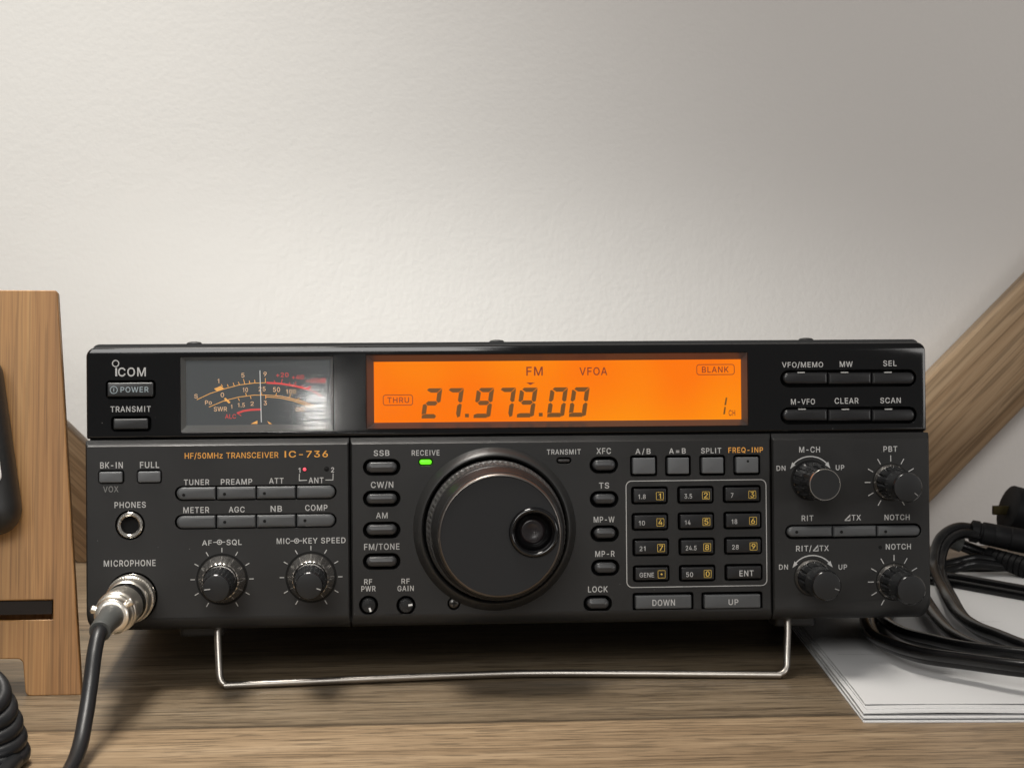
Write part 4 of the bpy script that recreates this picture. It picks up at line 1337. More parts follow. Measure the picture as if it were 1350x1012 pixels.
# two sloping beams standing on the table against the wall
def beam(sign, foot0, foot1, label):
    L, th = 560.0, 18.0
    wd = (foot1 - foot0) * math.sin(PI / 4)
    mb = MB()
    b = 1.2
    y0, y1 = -th / 2, th / 2
    prof = [(y0 + b, 0), (y1, 0), (y1, wd), (y0 + b, wd), (y0, wd - b), (y0, b)]
    rr = []
    for xx in (-70, L):
        rr.append([(xx, y, z) for y, z in prof])
    if sign < 0:
        rr = [r[::-1] for r in rr]
    mb.rings(rr)
    o = mb.build('wooden_beam', M['beam'], smooth=20)
    # cut level with the table by a plane through the foot
    ang = PI / 4 if sign > 0 else -PI / 4
    me = o.data
    if sign > 0:
        mt = Matrix.Translation((foot1 * MM, 0.335, 0)) @ Matrix.Rotation(-PI / 4, 4, 'Y')
    else:
        mt = Matrix.Translation((-foot1 * MM, 0.335, 0)) @ Matrix.Scale(-1, 4, (1, 0, 0)) @ Matrix.Rotation(-PI / 4, 4, 'Y')
    bm = bmesh.new()
    bm.from_mesh(me)
    inv = mt.inverted()
    pco = inv @ Vector((0, 0, 0.0005))
    pno = (inv.to_3x3() @ Vector((0, 0, 1))).normalized()
    if (mt @ (pco + pno * 0.01)).z < 0.0005:
        pno = -pno
    bmesh.ops.bisect_plane(bm, geom=bm.verts[:] + bm.edges[:] + bm.faces[:], plane_co=pco, plane_no=pno, clear_inner=True)
    bmesh.ops.holes_fill(bm, edges=bm.edges[:], sides=0)
    bmesh.ops.recalc_face_normals(bm, faces=bm.faces[:])
    bm.to_mesh(me)
    bm.free()
    o.matrix_world = mt
    tag(o, label, 'beam', 'sloping beams against the wall', 'thing')


beam(1, 160, 231, 'sloping oak beam rising to the right behind the power cables')
beam(-1, 146, 216, 'sloping oak beam half hidden behind the bamboo stand')

# ------------------------------------------------------------------ the radio
radio = empty('radio_transceiver', (0, -23.0 * math.tan(math.radians(4.2)) * MM, 0))
radio.rotation_euler = (-math.radians(4.2), 0, 0)
tag(radio, 'black desktop radio transceiver with orange lit display standing on a wire bail', 'radio')
UB = 2.0

# cabinet
c = RB()
c.rings([[(u, y, v) for u, v in rsides(-163.6, 163.6, 1.2, 110.6 - q, (3, 3, 2, 2), (i,) * 4)][::-1] for y, i, q in ((8.2, 0, 0), (262, 0, 0), (264, 1.5, 0))])
cab = c.build('cabinet', M['body'], radio)
fr = RB().box(-162.5, 162.5, 8.0, 9.0, 3.5, 108)
fr.build('chassis', M['recess'], radio, smooth=0)
for u, y in ((-124.5, 13), (-5.5, 14), (119, 14)):
    s = RB()
    s.lathe([(-.5, 3.0), (0.3, 3.0), (0.8, 2.4), (1.0, 1.0)], (u, y, 110.6), (0, 0, 1), 20)
    s.build('screw', M['body'], cab)

# upper bezel (glossy) with its windows and key wells
MBOX, LBOX = METER_BOX[0], LCD_BOX[0]
holes = [rrect(u, v, w, h, 1.6) for u, v, w, h in BEZEL_WELLS]
holes += [rrect(u, v, w, h, h / 2) for u, v, w, h in MEMORY_WELLS]
holes += [rrect(*MBOX, 0.6), rrect(*LBOX, 0.5)]
b = RB()
outl = []
for y, ins in ((UB + 6.3, 0.0), (UB + 1.1, 0.0), (UB + 0.5, 0.18), (UB + 0.15, 0.5), (UB, 1.0)):
    outl.append((rsides(-165.0, 164.6, 74.0, 109.2, (3.6, 3.6, 0.8, 0.8), (ins,) * 4), y))
plate(b, outl, holes, 4.0, 0.22)
bezel = b.build('upper_bezel', M['gloss'], radio, 30)
g = RB().box(-164, 164, 4.5, 7.9, 72.0, 75)
g.build('bezel_gap', M['recess'], radio, smooth=0)
lt = RB()
words(lt, BEZEL_TEXT, UB - 0.04)
for u, v in BEZEL_LOGO_RING:
    lt.ring_flat(u, v, 1.2, 0.38, UB - 0.04)
LETTER = [(lt, 'white_lettering', M['ink'], bezel)]


# keys sitting in the wells of the bezel
def single_key(name, box, r, y0, y1, material, rnd=0.5, dome=0.0):
    mb = RB()
    key(mb, *box, r, y0, y1, rnd, dome)
    return mb.build(name, material, radio, 40)


k = single_key('power_button', BEZEL_BUTTONS[0], 0.5, 6, UB - 1.4, M['key_bezel'], 0.55)
pl = RB()
words(pl, POWER_TEXT, UB - 1.45)
for u, v in POWER_RING:
    pl.ring_flat(u, v, 1.35, 0.28, UB - 1.45)
    pl.stroke([(u, v - 0.7), (u, v + 0.7)], 0.3, UB - 1.45)
LETTER.append((pl, 'lettering', M['ink_blue'], k))
single_key('transmit_button', BEZEL_BUTTONS[1], 0.5, 6, UB - 1.3, M['key_bezel'], 0.55)


def key_row(name, boxes, ncol, material, y0, y1, rnd=0.6):
    out = []
    for i, bx in enumerate(boxes):
        u, v, w, h = bx
        e = h / 2
        s = 0.12
        j = i % ncol
        r = (e, s, s, e) if j == 0 else ((s, e, e, s) if j == ncol - 1 else s)
        out.append(single_key(name, bx, r, y0, y1, material, rnd))
    return out


key_row('memory_key', MEMORY_KEYS, 3, M['key_black'], 6, UB - 0.5, 1.0)
tk = RB()
for u, v, w, h in MEMORY_TICKS:
    tk.box(u - w / 2, u + w / 2, UB - 0.55, UB + 0.6, v - 0.1, v + 0.32)
tk.build('key_markers', M['ink'], bezel, 0)


# a window: sloping frame, recessed screen behind a clear pane
def window_frame(mb, outer, inner, depth, y):
    u, v, w, h = outer
    a, c_, w2, h2 = inner
    o = [(u - w / 2, v - h / 2), (u + w / 2, v - h / 2), (u + w / 2, v + h / 2), (u - w / 2, v + h / 2)]
    n = [(a - w2 / 2, c_ - h2 / 2), (a + w2 / 2, c_ - h2 / 2), (a + w2 / 2, c_ + h2 / 2), (a - w2 / 2, c_ + h2 / 2)]
    vs = [(p, y + 0.3, q) for p, q in o] + [(p, y + depth, q) for p, q in n]
    mb.add(vs, [(i, (i + 1) % 4, 4 + (i + 1) % 4, 4 + i) for i in range(4)])


MW, LW = METER_WINDOW[0], LCD_WINDOW[0]
MBX = (MBOX[0], MBOX[1], MBOX[2] - .1, MBOX[3] - .1)
LBX = (LBOX[0], LBOX[1], LBOX[2] - .1, LBOX[3] - .1)
MY = UB + 5
m = RB().poly(rrect(*MW, 0.02), MY + 0.06)
meter = m.build('meter', M['meter_face'], radio, 0)
w_ = RB()
window_frame(w_, MBX, MW, 5.0, UB)
w_.build('meter_frame', M['meter_frame'], meter, 0)
sc = RB()
sc.cur = 0
for ln in M_ORANGE:
    sc.stroke(ln, 0.24, MY - 0.02)
sc.cur = 1
for ln in M_RED:
    sc.stroke(ln, 0.26, MY - 0.02)
for ln in M_RED_THICK:
    sc.stroke(ln, 0.75, MY - 0.03)
sc.cur = 0
for q in M_BLOCKS + M_TRI:
    sc.poly(q, MY - 0.04)
for u, v in M_INF:
    pass
(ua, va), (ub, vb) = M_INF
sc.cur = 2
sc.ring_flat(ua, va, 0.72, 0.22, MY - 0.02)
sc.ring_flat(ub, vb, 0.72, 0.22, MY - 0.02)
scw = RB()
words(scw, M_TEXT_CREAM, MY - 0.02, 0.006)
scr = RB()
words(scr, M_TEXT_RED, MY - 0.02, 0.010)
sc.build('scale_lines', [M['m_orange'], M['m_red'], M['m_cream']], meter, 0)
LETTER += [(scw, 'cream_lettering', M['m_cream'], meter), (scr, 'red_lettering', M['m_red'], meter)]
(n0, n1) = M_NEEDLE[0], M_NEEDLE[1]
nd = RB()
nd.tube([(n0[0], MY - 1.5, n0[1]), (n1[0], MY - 1.5, n1[1])], 0.17, 8)
nd.build('needle', M['meter_needle'], meter)
pn = RB().box(MBOX[0] - MBOX[2] / 2 + .2, MBOX[0] + MBOX[2] / 2 - .2, UB - 0.02, UB + 0.2, MBOX[1] - MBOX[3] / 2 + .2, MBOX[1] + MBOX[3] / 2 - .2)
pn.f = pn.f[2:3]
pn.build('window_pane', M['pane'], meter, 0)

LY = UB + 4
d = RB().poly(rrect(*LW, 0.02), LY + 0.06)
lcd = d.build('display', M['lcd'], radio, 0)
w_ = RB()
window_frame(w_, LBX, LW, 4.0, UB)
w_.build('display_frame', M['frame'], lcd, 0)
ic = RB()
words(ic, LCD_TEXT, LY, 0.012)
ic.poly(LCD_TRI, LY)
for u, v, w, h in LCD_BOXES:
    o = rrect(u, v, w, h, 1.0)
    ic.stroke(o + [o[0]], 0.28, LY)
LETTER.append((ic, 'display_lettering', M['lcd_icon'], lcd))
SEG = {'0': 'abcdef', '2': 'abged', '7': 'abc', '9': 'abcdfg'}
dg_ = RB()


def digit(ch, u, v, w, h):
    sl = 1.75                      # slant over the height
    x0 = u - w / 2
    wd = w - sl
    th = 1.72
    g_ = 0.14
    hh = h / 2

    def P(x, y):
        return (x0 + x + sl * y / h, v - hh + y)
    q = th * 0.55
    seg = {
        'a': [(q + .5, h), (wd - g_, h), (wd - th - g_ * .5, h - th), (q + th * .9, h - th), (q - .1, h - th * .45)],
        'd': [(g_ + .1, 0), (wd - q - .5, 0), (wd - q, th * .5), (wd - th * 1.1, th), (th * .8, th), (g_, th * .75)],
        'g': [(q + .1, hh), (th + g_, hh + th * .5), (wd - th - g_, hh + th * .5), (wd - q - .1, hh), (wd - th - g_, hh - th * .5), (th + g_, hh - th * .5)],
        'b': [(wd, h - g_ - .1), (wd, hh + g_ + .45), (wd - th * .5, hh + g_), (wd - th, hh + th * .5 + g_), (wd - th, h - th - g_)],
        'c': [(wd, hh - g_ - .45), (wd, g_ + .6), (wd - th * .6, g_ + .1), (wd - th, th + g_), (wd - th, hh - th * .5 - g_), (wd - th * .5, hh - g_)],
        'f': [(0, h - th * .6), (0, hh + g_ + .45), (th * .5, hh + g_), (th, hh + th * .5 + g_), (th, h - th - g_), (th * .4, h - th * .6)],
        'e': [(0, hh - g_ - .45), (0, th * .9), (th, th + g_), (th, hh - th * .5 - g_), (th * .5, hh - g_)],
    }
    for s in SEG[ch]:
        dg_.poly([P(*p) for p in seg[s]], LY)


for ch, u, v, w, h in LCD_DIGITS:
    digit(ch, u, v, w, h)
for u, v, w, h in LCD_DOTS:
    dg_.poly(rrect(u, v, w * .95, h * .95, 0.02), LY)
dg_.build('digits', M['lcd_digit'], lcd, 0)
dg_ = RB()
for q in LCD_ONE:
    dg_.poly(q, LY)
dg_.build('channel_digit', M['lcd_digit'], lcd, 0)
pn = RB().box(LBOX[0] - LBOX[2] / 2 + .2, LBOX[0] + LBOX[2] / 2 - .2, UB - 0.02, UB + 0.2, LBOX[1] - LBOX[3] / 2 + .2, LBOX[1] + LBOX[3] / 2 - .2)
pn.f = pn.f[2:3]
pn.build('window_pane', M['pane'], lcd, 0)

# ---- lower control panels
PT = 71.0
(DU, DV) = DIAL[0]
DU, DV = -7.8, 37.5


def control_panel(l, r, rs, holes, corner):
    mb = RB()
    D = 5.0
    rr = [(rsides2(l, r, 0.0, PT + 2.4, rs, (0.0,) * 4), 8.3)]
    for k in range(0, 9):
        a = PI / 2 * k / 8
        y = D * (1 - math.sin(a))
        ib = D * (1 - math.cos(a))
        it = (0, 0, 0, 0, 0, 1.2, 2.0, 2.3, 2.4)[k]
        sd = max(0.0, 0.8 - y) * 0.8 if k < 8 else 0.6
        rr.append((rsides2(l, r, 0.0, PT + 2.4, rs, (sd, sd, ib, it)), y))
    plate(mb, rr, holes, 4.0, 0.22)
    return mb.build('control_panel', M['panel'], radio, 25)


def rsides2(l, r, b, t, rs, ins, seg=6):
    il, ir, ib, it = ins
    l += il; r -= ir; b += ib; t -= it
    tl, tr, br, bl = rs
    pts = []
    for cx, cy, q, a0 in ((r - br, b + br, br, -PI / 2), (r - tr, t - tr, tr, 0), (l + tl, t - tl, tl, PI / 2), (l + bl, b + bl, bl, PI)):
        for k in range(seg + 1):
            a = a0 + PI / 2 * k / seg
            pts.append((cx + q * math.cos(a), cy + q * math.sin(a)))
    return pts


W2 = lambda rows, f=0.5: [rrect(u, v, w, h, h * f) for u, v, w, h in rows]
kp = lambda bx, d_: (bx[0], bx[1], bx[2] + d_, bx[3] + d_)
hl = W2(SMALL_WELLS, .22) + W2(ROW_WELLS) + [circle(*JACK[0], 5.6), circle(*MIC_SOCKET[0], 9.6)]
left_panel = control_panel(-165.2, -64.2, (0.5, 0.3, 0.3, 4.6), hl, 0)
hc = W2(MODE_WELLS) + W2(FUNC_WELLS) + W2(STATUS_LEDS) + [circle(u, v, 3.6) for u, v in TRIMMERS] + [circle(*PANEL_SCREW[0], 2.4)]
hc += [rrect(*kp(bx, 1.7), 0.9) for bx in VFO_KEYS] + [rrect(*kp((u, v, w, h), 1.5), 1.0) for _, _, u, v, w, h in PAD_KEYS]
hc += [rrect(*kp((u, v, w, h), 1.9), 0.9) for _, u, v, w, h in STEP_KEYS] + [circle(DU, DV, 27.9, 96)]
mid_panel = control_panel(-63.6, 101.3, (0.3, 0.3, 0.3, 0.3), hc, 0)
hr = [rrect(*RIT_WELL[0], RIT_WELL[0][3] / 2)]
right_panel = control_panel(101.9, 165.0, (0.3, 0.5, 4.6, 0.3), hr, 0)

ink = RB()
words(ink, LEFT_TEXT, -0.04)
for ln in ANT_BRACKET:
    ink.stroke(ln, 0.3, -0.04)
for u, v in KNOB_SYMBOLS:
    ink.ring_flat(u, v, 0.85, 0.32, -0.04)
    ink.poly(circle(u, v, 0.36, 12), -0.04)
    ink.stroke([(u - 2.4, v - .03), (u - 1.0, v)], 0.28, -0.04)
    ink.stroke([(u + 1.0, v), (u + 2.2, v + .03)], 0.28, -0.04)


def ticks(mb, u, v, r0, r1, angs, w=0.32):
    for a in angs:
        a = math.radians(a)
        mb.stroke([(u + r0 * math.sin(a), v + r0 * math.cos(a)), (u + r1 * math.sin(a), v + r1 * math.cos(a))], w, -0.04)


for u, v in DUAL_KNOBS:
    ticks(ink, u, v, 10.4, 12.1, range(-150, 151, 30))
LETTER.append((ink, 'white_lettering', M['ink'], left_panel))
ink = RB()
words(ink, LEFT_DIM_TEXT, -0.04)
LETTER.append((ink, 'grey_lettering', M['ink_dim'], left_panel))
ink = RB()
words(ink, LEFT_ORANGE_TEXT, -0.04, 0.004)
words(ink, MODEL_TEXT, -0.04, 0.022)
LETTER.append((ink, 'orange_lettering', M['ink_orange'], left_panel))

ink = RB()
words(ink, CENTRE_TEXT, -0.04)
u, v, w, h = PAD_FRAME[0]
o = rrect(u, v, w, h, 2.2)
ink.stroke(o + [o[0]], 0.30, -0.04)
LETTER.append((ink, 'white_lettering', M['ink'], mid_panel))
ink = RB()
words(ink, CENTRE_ORANGE_TEXT, -0.04)
LETTER.append((ink, 'orange_lettering', M['ink_orange'], mid_panel))

ink = RB()
words(ink, RIGHT_TEXT, -0.04)
for q in DELTAS:
    q = [Vector(p) for p in q]
    ink.stroke([q[0], q[1], q[2], q[0]], 0.34, -0.04)
for u, v in RING_KNOBS:
    ticks(ink, u, v, 8.2, 10.6, range(-150, 151, 30))
for (u, v), rad in zip(ARC_CENTRES, (9.1, 9.1)):
    ink.ring_flat(u, v, rad, 0.42, -0.04, math.radians(35), math.radians(145), 24)
    for s in (-1, 1):
        a = math.radians(90 + s * 62)
        ba = math.radians(90 + s * 46)
        tip = (u + rad * math.cos(a), v + rad * math.sin(a))
        b1 = (u + (rad - .85) * math.cos(ba), v + (rad - .85) * math.sin(ba))
        b2 = (u + (rad + .85) * math.cos(ba), v + (rad + .85) * math.sin(ba))
        ink.poly([tip, b1, b2], -0.05)
LETTER.append((ink, 'white_lettering', M['ink'], right_panel))
nd_ = RB().poly(circle(*NOTCH_DOT[0], 0.75, 16), -0.05)
nd_.build('indicator', M['recess'], right_panel, 0)

# ---- keys on the lower panels
for bx in SMALL_KEYS:
    single_key('push_button', bx, 0.7, 4.6, -1.4, M['key_light'], 0.6)
rows = [(u, 52.7 if i < 4 else 41.7, w, 4.9) for i, (u, v, w, h) in enumerate(ROW_KEYS)]
for kk, led in zip(key_row('row_key', rows, 4, M['key_grey'], 4.6, -0.6, 1.1), ROW_LEDS):
    if led:
        l_ = RB()
        l_.lathe([(0.55, 0.62), (0.72, 0.60), (0.72, 0.38), (0.60, 0.02)], (led[0], 0, led[1]), n=16)
        l_.build('indicator', M['recess'], kk)
for (u, v), mt in zip(ANT_LEDS, ('led_red', 'recess')):
    l_ = RB()
    l_.cur = 0
    l_.ring_flat(u, v, 0.85, 0.3, -0.05)
    l_.cur = 1
    l_.lathe([(0.0, 0.7), (0.3, 0.55), (0.42, 0.1)], (u, 0, v), n=16)
    l_.build('antenna_light', [M['recess'], M[mt]], radio)
for bx in MODE_KEYS + FUNC_KEYS:
    u, v, w, h = bx
    single_key('mode_key' if bx in MODE_KEYS else 'function_key', (u, v, w, h * .96), h * .48, 4.6, -1.5, M['key_dark'], 1.2, 0.25)
for bx, mt, nm in zip(STATUS_LEDS, ('led_green', 'led_off'), ('receive_light', 'transmit_light')):
    u, v, w, h = bx
    single_key(nm, (u, v, w - .9, h - 1.0), (h - 1) * .48, 3, 0.25, M[mt], 0.5)
for i, bx in enumerate(VFO_KEYS):
    kk = single_key('selector_key', bx, 0.45, 4.6, -1.3, M['key_light'], 0.45)
    if i == 3:
        u, v, w, h = bx
        RB().poly(circle(u + .2, v + 1.5, 0.5, 14), -1.35).build('indicator', M['recess'], kk, 0)
for t1, t2, u, v, w, h in PAD_KEYS:
    kk = single_key('keypad_key', (u, v, w, h), 0.4, 4.6, -1.3, M['key_black'], 0.4)
    ki = RB()
    if t1 == 'ENT':
        words(ki, [('ENT', u + .9, v - .3, 5.6, 2.3)], -1.36)
    else:
        wd = {'1.8': 2.9, '3.5': 3.0, '7': 1.0, '10': 2.4, '14': 2.2, '18': 2.2, '21': 2.3, '24.5': 4.3, '28': 2.6, 'GENE': 5.7, '50': 2.7}[t1]
        words(ki, [(t1, u - 4.6 + wd / 2 - (.2 if t1 == 'GENE' else 0), v - .4, wd, 1.8)], -1.36, 0.0)
    LETTER.append((ki, 'white_lettering', M['ink'], kk))
    if t2:
        ky = RB()
        o = rrect(u + 3.9, v - .2, 2.8, 2.9, 0.25)
        ky.stroke(o + [o[0]], 0.15, -1.36)
        if t2 == '.':
            ky.poly(circle(u + 3.9, v - .2, 0.36, 12), -1.36)
        else:
            words(ky, [(t2, u + 3.9, v - .2, 0.85 if t2 == '1' else 1.55, 2.05)], -1.36, 0.0)
        LETTER.append((ky, 'yellow_lettering', M['ink_yellow'], kk))
for (t1, u, v, w, h), tx in zip(STEP_KEYS, STEP_TEXT):
    kk = single_key('step_key', (u, v, w, h), 0.4, 4.6, -1.4, M['key_grey'], 0.55)
    ki = RB()
    words(ki, [tx], -1.46)
    LETTER.append((ki, 'white_lettering', M['ink'], kk))
for kk, (u, v) in zip(key_row('row_key', RIT_KEYS, 3, M['key_grey'], 4.6, -0.6, 1.1), RIT_LEDS):
    l_ = RB()
    l_.lathe([(0.55, 0.62), (0.72, 0.60), (0.72, 0.38), (0.60, 0.02)], (u, 0, v), n=16)
    l_.build('indicator', M['recess'], kk)

# ---- headphone jack and microphone socket
u, v = JACK[0]
j = RB()
j.lathe([(-4, 5.0), (0.5, 5.0), (0.9, 4.6), (0.9, 4.0), (0.5, 3.5), (-3.8, 3.4)], (u, 0, v), n=48, cap0=False, cap1=False)
jk = j.build('headphone_jack', M['chrome'], radio)
RB().lathe([(-4.2, 5.3), (-3.6, 5.3)], (u, 0, v), n=32).build('jack_hole', M['recess'], jk)
u, v = MIC_SOCKET[0]
j = RB()
j.lathe([(-4, 9.0), (0.8, 9.0), (1.4, 8.5), (1.4, 6.0), (-2, 6.0)], (u, 0, v), n=56, cap0=False)
j.build('microphone_socket', M['chrome'], radio)


# ---- knobs
def flutes(n, depth, rows):
    return lambda i, th: 1.0 - (depth * max(0.0, math.cos(n * th)) ** 2 if i in rows else 0.0)


for idx, (u, v) in enumerate(DUAL_KNOBS):
    RB().poly(circle(u, v, 9.95, 48), -0.05).build('knob_shadow_disc', M['recess'], radio, 0)  # flat dark disc painting the shadow round the knob base
    kb = RB()
    kb.lathe([(0.2, 9.1), (1.6, 9.1), (2.6, 8.9), (7.2, 7.6), (10.0, 7.0), (10.3, 6.6), (9.5, 5.9)], (u, 0, v), (0, -1, 0), 144, flutes(22, 0.045, (3, 4)))
    outer = kb.build('dual_knob', M['dark_chrome'], radio, 40)
    dx = -0.5 if idx == 0 else 0.0
    ax = (dx * .03, -1, -0.05)
    kb = RB()
    kb.lathe([(8.5, 5.9), (11.5, 6.3), (12.2, 6.2), (23.6, 5.45), (24.4, 5.2), (24.8, 4.8)], (u, 0, v), ax, 160, flutes(20, 0.06, (2, 3)))
    inner = kb.build('inner_knob', M['knob'], outer, 40)
    axv = Vector(ax).normalized()
    kb = RB()
    kb.lathe([(24.6, 4.9), (24.95, 4.75), (25.0, 4.5)], (u, 0, v), ax, 48)
    kb.build('knob_cap', M['knob_face'], inner, 40)
    ce = Vector((u, 0, v)) + axv * 25.06
    a = math.radians(186 if idx == 0 else -18)
    di = Vector((math.cos(a), 0, math.sin(a)))
    nrm = Vector((-di.z, 0, di.x)) * 0.17
    p0, p1 = ce + di * (2.2 if idx == 0 else 2.9), ce + di * 4.5
    kb = RB()
    kb.add([p0 + nrm, p0 - nrm, p1 - nrm, p1 + nrm], [(0, 1, 2, 3)])
    kb.build('pointer', M['ink'], inner, 0)


def ring_knob(u, v, ang):
    RB().poly(circle(u, v, 7.5, 48), -0.05).build('knob_shadow_disc', M['recess'], radio, 0)  # shadow at the knob base painted as a flat dark disc
    kb = RB()
    kb.lathe([(0.1, 7.1), (1.2, 7.1), (2.6, 6.3), (2.7, 5.8)], (u, 0, v), (0, -1, 0), 56)
    base = kb.build('ring_knob', M['dark_chrome'], radio, 40)
    ax = Vector((0.0, -1, -0.045)).normalized()
    kb = RB()
    kb.lathe([(1.8, 6.1), (2.6, 6.5), (3.4, 6.5), (12.5, 6.15), (13.0, 5.9), (14.0, 5.95), (23.5, 5.85), (24.4, 5.7), (24.9, 5.3)],
             (u, 0, v), ax, 160, flutes(12, 0.15, (2, 3)))
    grip = kb.build('knob_grip', M['knob'], base, 40)
    kb = RB()
    kb.lathe([(24.7, 5.35), (25.0, 5.25), (25.05, 5.0)], (u, 0, v), ax, 48)
    kb.build('knob_cap', M['knob_face'], grip, 40)
    ce = Vector((u, 0, v)) + ax * 25.1
    a = math.radians(ang)
    di = Vector((math.cos(a), 0, math.sin(a)))
    nrm = Vector((-di.z, 0, di.x)) * 0.17
    p0, p1 = ce + di * 3.2, ce + di * 5.0
    kb = RB()
    kb.add([p0 + nrm, p0 - nrm, p1 - nrm, p1 + nrm], [(0, 1, 2, 3)])
    kb.build('pointer', M['ink'] if ang == 88 else M['ink_dim'], grip, 0)


for (u, v), a in zip(RING_KNOBS, (-40, 88)):
    ring_knob(u, v, a)
ring_knob(STEP_KNOBS[1][0] - .1, 16.8, -20)

u, v = STEP_KNOBS[0]
RB().poly(circle(u, v, 8.0, 48), -0.05).build('knob_shadow_disc', M['recess'], radio, 0)  # painted base shadow of the channel knob, a flat disc
kb = RB()


def blocks(i, th):
    if i in (2, 3, 4, 5):
        return 1.0 if math.cos(14 * th) > -0.25 else 0.93
    return 1.0


kb.lathe([(0.1, 7.3), (2.0, 7.4), (2.4, 7.4), (9.0, 7.0), (10.2, 7.0), (15.5, 6.6), (16.0, 6.3), (23.8, 6.1), (24.5, 5.9)],
         (u, 0, v), (0, -1, -0.03), 168, blocks)
mch = kb.build('channel_knob', M['knob'], radio, 40)
ax = Vector((0, -1, -0.03)).normalized()
kb = RB()
kb.lathe([(24.0, 6.15), (24.6, 6.15), (24.9, 5.95), (24.9, 5.75)], (u, 0, v), ax, 64, None, True, False)
kb.build('trim_ring', M['chrome'], mch, 40)
kb = RB()
kb.lathe([(24.3, 5.75), (24.86, 5.75)], (u, 0, v), ax, 64)
kb.build('knob_cap', M['knob_face'], mch, 20)

for (u, v), a in zip(TRIMMERS, (-70, 10)):
    kb = RB()
    kb.lathe([(-3, 2.9), (0.8, 2.9), (1.4, 2.5), (1.5, 0.5)], (u, 0, v), n=40, flute=flutes(12, 0.06, (0, 1)))
    tr = kb.build('trimmer_knob', M['knob'], radio, 40)
    a = math.radians(a)
    kb = RB()
    kb.stroke([(u + .9 * math.cos(a), v + .9 * math.sin(a)), (u + 2.5 * math.cos(a), v + 2.5 * math.sin(a))], 0.75, -1.56)
    kb.build('pointer', M['needle'], tr, 0)
u, v = PANEL_SCREW[0]
kb = RB()
kb.lathe([(-2.5, 1.9), (-0.6, 1.9), (-0.2, 1.3), (-0.15, 0.3)], (u, 0, v), n=24)
ps = kb.build('screw', M['dark_screw'], mid_panel)
kb = RB()
kb.box(u - 1.3, u + 1.3, 0.02, 0.3, v - .25, v + .25)
kb.box(u - .25, u + .25, 0.03, 0.3, v - 1.3, v + 1.3)
kb.build('screw_slot', M['recess'], mid_panel, 0)

# ---- tuning dial
bz = RB()
bz.lathe([(0.02, 31.8), (0.5, 31.5), (1.8, 30.7), (3.0, 29.9), (3.8, 29.2), (4.0, 28.7), (3.6, 28.2), (2.4, 27.9), (-3.5, 27.8)], (DU, 0, DV), n=128, cap0=False, cap1=False)
bz.build('dial_bezel', M['satin'], radio, 60)
fu, fv = -7.6, 36.7
ax = Vector((fu - DU, -29, fv - DV)).normalized()
kb = RB()
kb.lathe([(-2, 26.9), (3.0, 26.9), (6.0, 26.9), (6.6, 26.5), (15.0, 26.2), (15.6, 25.9)], (DU, 0, DV), ax, 480,
         lambda i, th: (1.0 - 0.012 * (math.sin(80 * th) > 0) if i in (3, 4) else 1.0))
dial = kb.build('tuning_dial', M['knurl'], radio, 30)
kb = RB()
kb.lathe([(15.2, 25.7), (17.0, 25.6), (17.6, 25.2), (23.5, 24.4), (27.0, 23.8), (27.2, 23.4)], (DU, 0, DV), ax, 128, None, True, False)
kb.build('dial_rim', M['panel'], dial, 25)
kb = RB()
kb.lathe([(26.9, 23.45), (28.2, 23.3), (28.9, 22.9), (29.0, 22.55), (28.6, 22.4)], (DU, 0, DV), ax, 128, None, False, False)
kb.build('trim_ring', M['edge_metal'], dial, 50)
FY = -28.7
du, dv = fu + 12.75, fv + 1.15
kb = RB()
face = circle(fu, fv, 22.45, 128)
hole = circle(du, dv, 8.0, 64)
kb.add([(p[0], FY, p[1]) for p in face + hole],
       [t_ if True else t_ for t_ in tessellate_polygon([[Vector((p[0], p[1], 0)) for p in face], [Vector((p[0], p[1], 0)) for p in hole[::-1]]])] if False else [])
lp = [[Vector((p[0], p[1], 0)) for p in face], [Vector((p[0], p[1], 0)) for p in hole[::-1]]]
fl = [p for q in lp for p in q]
fx = []
for t_ in tessellate_polygon(lp):
    a, b_, c_ = (fl[i] for i in t_)
    fx.append(t_ if (b_ - a).cross(c_ - a).z > 0 else t_[::-1])
kb = RB()
kb.add([(p.x, FY, p.y) for p in fl], fx)
kb.build('dial_face', M['dial_face'], dial, 0)
kb = RB()
kb.lathe([(28.4, 9.5), (29.2, 9.45), (30.0, 9.15), (30.4, 8.6), (30.4, 8.2), (30.1, 7.7), (29.2, 7.35), (26.5, 7.0), (24.0, 6.6), (22.4, 6.0), (21.6, 5.2), (21.4, 4.8)], (du, 0, dv), (0, -1, 0), 72, None, False, False)
dm = kb.build('finger_dimple', M['dimple'], dial, 60)
kb = RB()
kb.lathe([(21.35, 4.9), (21.9, 4.7), (22.1, 3.8), (21.8, 2.4), (21.6, 0.4)], (du, 0, dv), (0, -1, 0), 48, None, False, True)
kb.build('dimple_pad', M['dimple_pad'], dial, 60)

# ---- feet and wire bail (under the cabinet)
for l, r in ((-131.0, -113.5), (105.0, 121.5)):
    f_ = RB()
    f_.rings([[(u, y, z) for u, y in rrect((l + r) / 2, 21, r - l - i, 18 - i, 2)] for z, i in ((1.4, 0), (-2.6, 0), (-3.4, .6), (-3.8, 1.6))][::-1])
    f_.build('front_foot', M['body'], radio)
for u in (-125, 125):
    f_ = RB()
    f_.lathe([(0, 8), (2.4, 7.6), (2.75, 7.0)], (u, 240, 1.2), (0, 0, -1), 24)
    f_.build('rear_foot', M['body'], radio)
wire = [(-115.6, 18, -0.5), (-115.4, 11.5, -9.0), (-114.6, 7.0, -17.5)]
# wire path in the radio's frame; contact points lie on the table
ct, st_ = math.cos(math.radians(4.2)), math.sin(math.radians(4.2))


